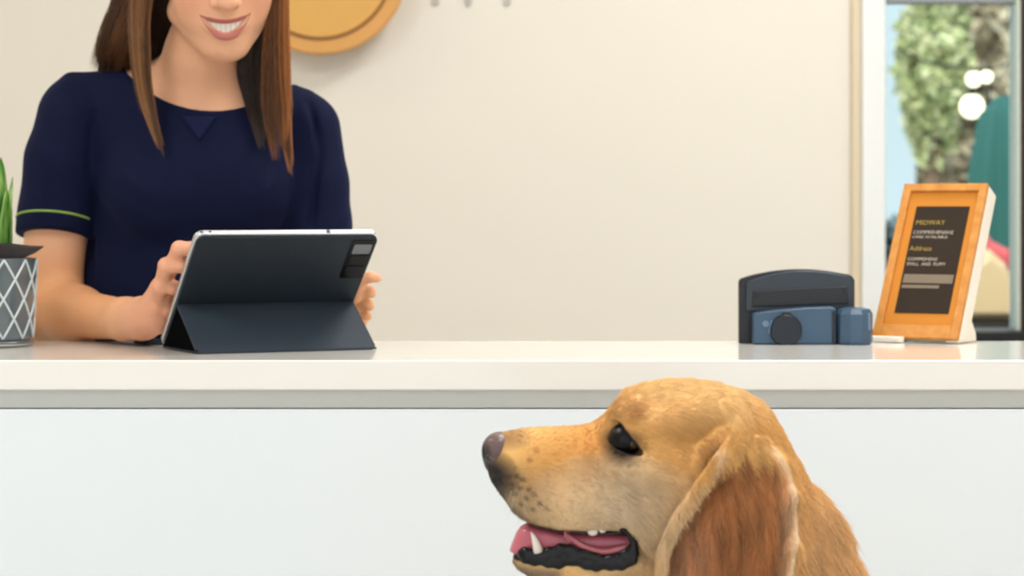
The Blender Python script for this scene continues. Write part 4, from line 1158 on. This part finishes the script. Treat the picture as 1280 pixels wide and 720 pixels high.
def skin_col(p):
    n = len(p); col = np.tile(np.array(lin(232, 176, 140)[:3]), (n, 1))
    h = l2h(p)
    fac = (np.abs(h[:,0]) < .09)*(np.abs(h[:,1]) < .14)*(np.abs(h[:,2]) < .14)
    for s in (-1, 1):
        d = np.sqrt(((h-np.array([s*.042, -.075, -.035]))**2).sum(1)); col = mixc(col, fac*.45*np.clip(1-d/.034, 0, 1), (226, 128, 104))
    d = np.sqrt(((h-np.array([0, -.11, -.034]))**2).sum(1)); col = mixc(col, fac*.25*np.clip(1-d/.02, 0, 1), (222, 128, 108))
    def d2(q):
        d = np.full(n, 9.0)
        for i in range(len(q)-1):
            a_, b_ = q[i][[0,2]], q[i+1][[0,2]]; e = b_-a_; w_ = h[:, [0,2]]-a_
            t = np.clip((w_@e)/(e@e), 0, 1); d = np.minimum(d, np.linalg.norm(w_-t[:, None]*e, axis=1))
        return d
    fr_ = fac*(h[:,1] < -.045)
    taper = np.clip((.0345-np.abs(h[:,0]))/.014, .3, 1)
    col = mixc(col, fr_*sstep(1.25, .75, d2(lipc[0])/(.0030*taper)), (176, 98, 90))
    taper = np.clip((.030-np.abs(h[:,0]))/.020, .12, 1)
    col = mixc(col, fr_*sstep(1.25, .75, d2(lipc[1])/(.0050*taper)), (192, 114, 104))
    ins = fac*(mpf(h[:,0], h[:,2]) < -.0004)*(h[:,1] < -.03)*(h[:,1] > mouth_y(h[:,0])+.006)
    col = mixc(col, ins*1.0, (92, 30, 28))
    for s in (-1, 1):
        lash = np.array([[s*(.019+.029*t), 0, -.0035-.0045*math.sin(t*PI)+.003*t] for t in np.linspace(0, 1, 8)])
        col = mixc(col, fac*(h[:,1] < -.05)*sstep(1.3, .7, d2(lash)/.0017), (58, 34, 24))
        col = mixc(col, .3*fac*(h[:,1] < -.05)*sstep(1.3, .6, d2(lash+np.array([0, 0, .006]))/.006), (196, 124, 96))
    for s in (-1, 1):                                        # brows, lids
        q = np.array([[s*(.014+.032*t), -.09+.02*t*t, .024+.004*math.sin(t*3)] for t in np.linspace(0, 1, 6)])
        d = np.min(np.linalg.norm(h[:, None, :]-q[None], axis=2), axis=1); col = mixc(col, fac*.8*sstep(.008, .004, d), (96, 60, 38))
    col = mixc(col, .8*sstep(300, 350, p[:,1])*sstep(190, 90, p[:,2]), (230, 164, 112))  # forearms: warm reflected light painted into the skin
    # warmer hands
    hand = sstep(130, 210, p[:,2])*(p[:,1] > 280)*(p[:,1] < 430)*1.0
    col = mixc(col, .35*hand, (232, 150, 122))
    return np.clip(col, 0, 1)
person = empty('person', pw(np.array([250, 1080, -80])).tolist())
person.location.z = 0
tag(person, 'person with long brown hair in navy short-sleeved top, smiling down behind the tablet', 'person')
PO = np.array(person.location)
M_skin = vcol_mat('skin', .48, sss=.12, spec=.35, bump=.05, bscale=600)
def ppart(name, V, Q, m, col=None, parent=person): return link(name, np_mesh(name, pw(V)-PO, Q, col), m, parent)
# drop the hidden lowest details below the counter line? kept: one continuous body
ppart('body', PV, PQ, M_skin, skin_col(PV))
# teeth: two rows of separate crowns seen as one arch
bm = B()
for i in range(-5, 5):
    x = (i+.5)*.0062; wdt = .00615
    q = [(x-wdt/2, -.0560), (x+wdt/2, -.0560), (x+wdt/2*.96, -.0768+.36*abs(x)), (x-wdt/2*.96, -.0768+.36*abs(x))]
    vs = []
    for dy in (0, .004):
        for a, z in q: vs.append(bm.verts.new((pw(h2l((a, mouth_y(a)+.0050+dy, z)))-PO).tolist()))
    bm.faces.new(vs[:4]); bm.faces.new(vs[4:][::-1])
    for k2 in range(4): bm.faces.new((vs[k2], vs[(k2+1)%4], vs[4+(k2+1)%4], vs[4+k2]))
obj('teeth', bm, mat('tooth_white', (246, 236, 226), .25), person, bevel=.0008)
for s in (-1, 1):
    bm = B(); sphere(bm, Vector((pw(h2l((s*.033, -.0735, .003)))-PO).tolist()), .0118, 16, 10); obj('eye', bm, mat('eye_white', (235, 230, 225), .2), person, smooth=True)

# --- navy top: a slightly larger shell over trunk and upper arms
NK = lambda u: 141-.0040*(u-266)**2
ts = Field(axis_pts([(-10, 2.6), (470, None)]), axis_pts([(60, 2.6), (440, 6), (680, None)]), axis_pts([(-190, 5), (-60, 2.6), (75, None)]))
g = .0055
def shirt_ops(ts, g):
    trunk(ts, g)
    ts.op(cone(S(150, 108, -44), S(90, 102, -48), 14, 12), 8); ts.op(cone(S(330, 122, -44), S(381, 125, -48), 14, 12), 8)
    ts.op(cone(S(250, 100, -40), S(250, 140, -44), R_(.060), R_(.075)), R_(.03))
    ts.op(ell(S(248, 370, -82), (R_(.1695+g), R_(.24), R_(.094+g))), R_(.03))
    for p in chain([S(92, 148, -46), S(80, 200, -46), S(66, 296, -46)], [R_(.043+g), R_(.050+g), R_(.049+g)]): ts.op(p, R_(.012))
    for p in chain([S(382, 164, -46), S(390, 230, -46), S(398, 345, -46)], [R_(.043+g), R_(.046+g), R_(.0425+g)]): ts.op(p, R_(.012))
shirt_ops(ts, g)
# cuffs: cut square to the arm
def cut_below(u0, v0, w0, dirv, box_):
    dv = np.array(dirv, float); dv /= np.linalg.norm(dv)
    def fn(x, y, z): return -((x-u0)*dv[0]+(y-v0)*dv[1]+(z-w0)*dv[2]) + 0*x*y*z
    def fn2(x, y, z):
        a = fn(x, y, z); b_ = np.maximum(np.maximum(box_[0]-x, x-box_[1]), np.maximum(box_[2]-y, y-box_[3]))+0*z
        return np.maximum(a, b_)
    return (fn2, np.array([box_[0], box_[2], -200]), np.array([box_[1], box_[3], 100]))
cA, cB = S(66, 296, -46), S(398, 336, -46)
ts.op(cut_below(*cA, (-.06, 1, .26), (-20, 114, 268, 430)), 2.5, 'sub', extra=0)
ts.op(cut_below(*cB, (.02, 1, .13), (392, 470, 300, 450)), 2.5, 'sub', extra=0)
# hollow the sleeves a little so that the arm leaves an opening
ts.op(ell(S(248, 370, -82), (R_(.1695+g), R_(.24), R_(.094+g))), 3)
# neckline
def neckfn(x, y, z): return (y-(NK(x)-2+.10*(z+40)*-1*0))*.8+0*z
ts.op((neckfn, np.array([118, 40, -200]), np.array([420, 141, 80])), 3, 'sub', extra=0)
# folds of cloth
def add_folds(f, lines, amp):
    x, y, z = np.meshgrid(*f.ax, indexing='ij', sparse=True)
    for (a, b, wd, am) in lines:
        a = S(*a); b = S(*b); ba = b-a
        t = np.clip(((x-a[0])*ba[0]+(y-a[1])*ba[1]+(z-a[2])*ba[2])/(ba@ba), 0, 1)
        d = np.sqrt((x-a[0]-t*ba[0])**2+(y-a[1]-t*ba[1])**2+(z-a[2]-t*ba[2])**2)
        f.F += (am*np.exp(-(d/wd)**2)*(.3+.7*np.sin(np.clip(t, 0, 1)*PI))).astype(np.float32)
add_folds(ts, [((118,140,-8),(112,230,-10),4.5,8), ((112,230,-10),(110,300,-14),4.5,8), ((130,210,30),(205,250,45),9,-2.5), ((388,170,10),(392,290,-10),6,5), ((375,200,30),(300,262,45),9,-2.5),
               ((60,180,10),(95,230,10),7,2), ((410,190,5),(402,250,5),6,2.5), ((150,330,15),(240,300,20),9,2.5), ((350,320,15),(270,290,20),9,2.5),
               ((384,116,-14),(400,188,-6),4.5,8), ((400,188,-6),(388,290,-8),4.5,8), ((86,96,-20),(104,150,10),4,1.5), ((420,170,0),(424,260,0),6,-1.5), ((160,280,30),(230,340,20),8,2.0)], 1)
TV, TQ = ts.mesh(2)
M_navy, nt, b = newmat('navy_jersey')
b.inputs['Base Color'].default_value = lin(20, 25, 52); b.inputs['Roughness'].default_value = .78; b.inputs['Sheen Weight'].default_value = .12; b.inputs['Sheen Roughness'].default_value = .4
b.inputs['Sheen Tint'].default_value = (.25, .3, .7, 1); b.inputs['Specular IOR Level'].default_value = .08
shirt = ppart('top', TV, TQ, M_navy)
M_lime = mat('lime_piping', (140, 176, 76), .6)
def piping(ctr, dirv, bx, h0):
    f = Field(axis_pts([(bx[0], 1.0), (bx[1], None)]), axis_pts([(bx[2], 1.0), (bx[3], None)]), axis_pts([(-120, 1.2), (40, None)]))
    shirt_ops(f, g+.0013)
    x, y, z = np.meshgrid(*f.ax, indexing='ij', sparse=True)
    dv = np.array(dirv, float); dv /= np.linalg.norm(dv)
    h = (x-ctr[0])*dv[0]+(y-ctr[1])*dv[1]+(z-ctr[2])*dv[2]+h0
    f.F = np.maximum(f.F, np.abs(h)-1.5).astype(np.float32)
    f.F = np.maximum(f.F, (x-bx[1]+4)+0*f.F)
    V, Q = f.mesh(1); ppart('cuff_piping', V, Q, M_lime, None, shirt)
piping(cA, (-.06, 1, .26), (-10, 112, 240, 300), 20)
piping(cB, (.02, 1, .13), (392, 460, 280, 350), 20)
# neckline binding and stitched triangle below it
def surf_pt(u, v, off=.6):
    i = np.abs(ts.ax[0]-u).argmin(); j = np.abs(ts.ax[1]-v).argmin(); k2 = np.nonzero(ts.F[i, j] < 0)[0]
    k3 = k2.max(); a_, b_ = ts.F[i, j, k3], ts.F[i, j, k3+1]
    return np.array([u, v, ts.ax[2][k3]+(ts.ax[2][k3+1]-ts.ax[2][k3])*a_/(a_-b_)+off])
bm = B(); rows = []
for i in range(13):
    t = i/12; row = []
    for j in range(13-i):
        q = surf_pt(231+22*t+(44*(1-t))*(j/max(1, 12-i)), 146.5+30*t, 1.5); row.append(bm.verts.new((pw(q)-PO).tolist()))
    rows.append(row)
for r0, r1 in zip(rows, rows[1:]):
    for j in range(len(r1)):
        bm.faces.new((r0[j], r0[j+1], r1[j]))
        if j+1 < len(r1): bm.faces.new((r0[j+1], r1[j+1], r1[j]))
o = obj('neck_patch', bm, mat('navy_rib', (25, 31, 63), .75, spec=.1), shirt, smooth=True); md = o.modifiers.new('t', 'SOLIDIFY'); md.thickness = .0008; md.offset = 0
# trousers over the seated legs, shoes
tr = Field(axis_pts([(90, 6), (420, None)]), axis_pts([(480, 6), (1085, None)]), axis_pts([(-240, 8), (290, None)]))
tr.op(ell(S(250, 565, -110), (R_(.180), R_(.12), R_(.128))), 0)
for s in (-1, 1):
    for p in chain([S(250+s*75, 585, -105), S(250+s*90, 610, 150), S(250+s*92, 830, 170), S(250+s*95, 1020, 125)], [R_(.092), R_(.070), R_(.060), R_(.050)]): tr.op(p, R_(.04))
V, Q = tr.mesh(1); ppart('trousers', V, Q, mat('black_trousers', (22, 23, 28), .85))
for s in (-1, 1):
    sf = Field(axis_pts([(90, 5), (420, None)]), axis_pts([(1000, 4), (1090, None)]), axis_pts([(60, 6), (300, None)]))
    c0 = S(250+s*95, 1035, 120)
    sf.op(cone((c0[0], 1050, 105), (c0[0]+s*6, 1058, 215), R_(.040), R_(.036), 1), 0)
    V, Q = sf.mesh(1); V[:, 1] = np.minimum(V[:, 1], 1079.5); ppart('shoe', V, Q, M_black)

# --- hair: a solid cap and back fall, with strands laid over it
hc_ = Field(axis_pts([(90, 3), (420, None)]), axis_pts([(-190, 3), (215, None)]), axis_pts([(-130, 3.4), (190, None)]))
hc_.op(hell((0, .030, .040), (.084, .100, .090)), 0)
hc_.op(hell((0, .060, -.04), (.084, .060, .10)), R_(.03))
hc_.op(hell((0, -.085, -.045), (.064, .085, .110)), R_(.01), 'sub')
for p in chain([h2l((-.066, .045, -.02)), S(172, 10, -6), S(152, 62, -44), S(140, 104, -96)], [26, 30, 28, 20], .8): hc_.op(p, 16)
for p in chain([h2l((-.03, .05, -.02)), S(196, 40, -30), S(186, 96, -60)], [30, 24, 18], .7): hc_.op(p, 12)
for p in chain([h2l((.060, .045, -.02)), S(326, 40, 2), S(322, 110, -8), S(334, 170, 14)], [26, 24, 18, 8], .7): hc_.op(p, 14)
V, Q = hc_.mesh(2)
ppart('hair', V, Q, mat('shaded_brown_hair', (30, 17, 10), .7, noise=.2, nscale=60, spec=.12))  # shade of the inner hair painted in as near-black brown
M_strand, nt, b = newmat('hair_strand')
nt.nodes.remove(b)
a_ = nt.nodes.new('ShaderNodeAttribute'); a_.attribute_name = 'col'
h_ = nt.nodes.new('ShaderNodeBsdfPrincipled'); h_.inputs['Roughness'].default_value = .32; h_.inputs['Specular IOR Level'].default_value = .6
nt.links.new(a_.outputs['Color'], h_.inputs['Base Color']); nt.links.new(h_.outputs[0], nt.nodes['Material Output'].inputs['Surface'])
locks = [  # centre line (screen u, v, w), half width, half depth along it, strand count, colour pair (highlights and dark inner shade painted in)
 ([h2l((-.05,.03,.10)), h2l((-.088,.02,.03)), S(172,-12,24), S(151,40,8), S(132,100,-50)], [10,20,24,27,27], [14,18,16,14,9], 3600, (132,84,46), (44,24,12)),
 ([h2l((-.03,.06,.10)), h2l((-.082,.05,.02)), S(180,0,0), S(176,50,-20), S(168,104,-60)], [14,24,26,22,16], [14,18,14,12,8], 1800, (44,25,14), (28,16,10)),
 ([h2l((-.02,-.02,.122)), h2l((-.076,-.035,.05)), S(177,-5,80), S(175,60,66), S(183,125,48), S(205,200,50)], [8,13,14,12.5,9.5,3], [8,10,9,8,6,2], 2600, (176,124,78), (84,50,26)),
 ([h2l((.02,-.02,.122)), h2l((.080,-.035,.05)), S(348,0,80), S(345,60,66), S(345,125,50), S(351,205,48)], [8,11,12,17,20,11], [8,10,10,10,8,4], 3800, (196,124,64), (70,38,16)),
 ([h2l((.04,-.0,.115)), h2l((.088,-.01,.04)), S(353,0,66), S(353,70,52), S(356,140,40), S(366,224,44)], [8,8,8,9,8,3], [8,10,9,8,6,3], 2400, (204,132,68), (84,46,20)),
 ([h2l((.03,.04,.10)), h2l((.082,.03,.02)), S(322,20,30), S(312,80,16), S(320,130,12), S(330,190,36)], [12,16,18,16,12,6], [12,14,12,10,6,3], 2600, (56,31,16), (26,14,8)),
]
hp, hr_, hcx = [], [], []
for ctr, ws, ds, n_, c1_, c2_ in locks:
    K2 = 26
    cl = spline([np.array(c) for c in ctr], K2)
    wi = np.interp(np.linspace(0, 1, K2), np.linspace(0, 1, len(ws)), ws); di = np.interp(np.linspace(0, 1, K2), np.linspace(0, 1, len(ds)), ds)
    tg = np.gradient(cl, axis=0); tg /= np.linalg.norm(tg, axis=1)[:, None]
    sd = np.cross(tg, [0, 0, 1.0]); sd /= np.linalg.norm(sd, axis=1)[:, None]+1e-9
    sd[:, 2] *= 0; 
    sd = np.where((sd[:, :1] < 0), -sd, sd)
    dp = np.cross(tg, sd); dp = np.where(dp[:, 2:3] < 0, -dp, dp)
    ang = RNG.random(n_)*2*PI; rr_ = np.sqrt(RNG.random(n_))
    # strands gather into tresses
    nt_ = 34; ta, tr_ = RNG.random(nt_)*2*PI, np.sqrt(RNG.random(nt_)); ti = RNG.integers(0, nt_, n_)
    ax0, ay0 = rr_*np.cos(ang), rr_*np.sin(ang); bx0, by0 = (tr_*np.cos(ta))[ti], (tr_*np.sin(ta))[ti]
    t = np.linspace(0, 1, K2)[None, :]
    cl_w = .25+.6*t
    ox = ax0[:, None]*(1-cl_w)+(bx0[:, None]+.22*ax0[:, None])*cl_w; oy = ay0[:, None]*(1-cl_w)+(by0[:, None]+.22*ay0[:, None])*cl_w
    ph_ = (ti*1.7)[:, None]
    ox = ox+.06*np.sin(t*7+ph_)
    end = (1-.20*RNG.random(nt_)[ti]-.10*RNG.random(n_)**1.5)[:, None]          # uneven ends
    tt = t*end
    fi = tt*(K2-1); i0 = np.clip(fi.astype(int), 0, K2-2); fr2 = (fi-i0)[..., None]
    C_ = cl[i0]*(1-fr2)+cl[i0+1]*fr2; Sd = sd[i0]; Dp = dp[i0]
    Wd = np.take(wi, i0)[..., None]; Dd = np.take(di, i0)[..., None]
    pts = C_+Sd*Wd*ox[..., None]+Dp*Dd*oy[..., None]
    pts = pts+RNG.normal(size=(n_, 1, 3))*.35
    hp.append(pts); hr_.append(np.tile(np.concatenate([np.full(K2-4, 1.0), [.85,.65,.4,.15]])[None], (n_, 1))*.00020)
    a1, a2 = np.array(lin(*c1_)[:3]), np.array(lin(*c2_)[:3]); m_ = np.clip(.5+.22*RNG.normal(size=(n_, 1))+.45*np.sin(ti*2.3)[:, None], 0, 1.15)
    hcx.append((a1*m_+a2*(1-m_))*(1+.12*RNG.normal(size=(n_, 1))))
# strands over the crown, from the parting down both sides
nC = 5200; sd_ = np.where(RNG.random(nC) < .5, -1, 1); y0_ = RNG.uniform(-.073, .118, nC); th1 = RNG.uniform(1.5, 1.95, nC); tc_ = RNG.integers(0, 60, nC)
tt = np.linspace(0, 1, 26)[None, :]; th_ = .02+th1[:, None]*tt
yy = y0_[:, None]+.012*tt+.004*np.sin(tt*3+tc_[:, None]); sc2 = np.sqrt(np.clip(1-((yy-.030)/.104)**2, .02, 1)); off_ = (1.0+.035*RNG.random(nC)+.012*np.sin(tc_*1.9))[:, None]
hx = sd_[:, None]*.084*sc2*np.sin(th_)*off_; hz = .040+.090*sc2*np.cos(th_)*off_
q_ = np.stack([hx, yy, hz], -1)@HR.T*HS/PS
hp.append(np.stack([HC[0]+q_[...,0], HC[1]-q_[...,2], HC[2]-q_[...,1]], -1))
hr_.append(np.tile(np.concatenate([np.full(22, 1.0), [.85,.65,.4,.15]])[None], (nC, 1))*.00022)
m_ = np.clip(.5+.2*RNG.normal(size=(nC, 1))+.4*np.sin(tc_*2.3)[:, None], 0, 1.1)
hcx.append(np.array(lin(140, 90, 50)[:3])*m_+np.array(lin(58, 33, 17)[:3])*(1-m_))
o = strands('hair_strands', pw(np.concatenate(hp))-PO, np.concatenate(hr_), np.clip(np.concatenate(hcx), .002, 1), M_strand, person); o['kind'] = 'stuff'

# --- office stool the person sits on
q0 = pw(np.array([250, 1080, -105])); st_ = empty('office_stool', (q0[0], q0[1], 0)); tag(st_, 'black padded office stool under the person behind the counter', 'stool')
zs = float(pw(np.array([0, 565, 0]))[2])-.128-.045
obj('seat', lathe(B(), [(0, zs-.07), (.19, zs-.07), (.205, zs-.04), (.19, zs-.008), (0, zs)], seg=40), M_black, st_, smooth=True)
obj('post', tube(B(), [(0,0,.06), (0,0,zs-.07)], .025), M_alu, st_)
bm = B()
for i in range(5): a = i*2*PI/5-.3; tube(bm, [(0,0,.08), (.19*math.cos(a), .19*math.sin(a), .03)], [.022, .014])
obj('base', bm, M_alu, st_)
for i in range(5):
    a = i*2*PI/5-.3; obj('castor', sphere(B(), (.19*math.cos(a), .19*math.sin(a), .022), .022, 12, 8), M_black, st_, smooth=True)
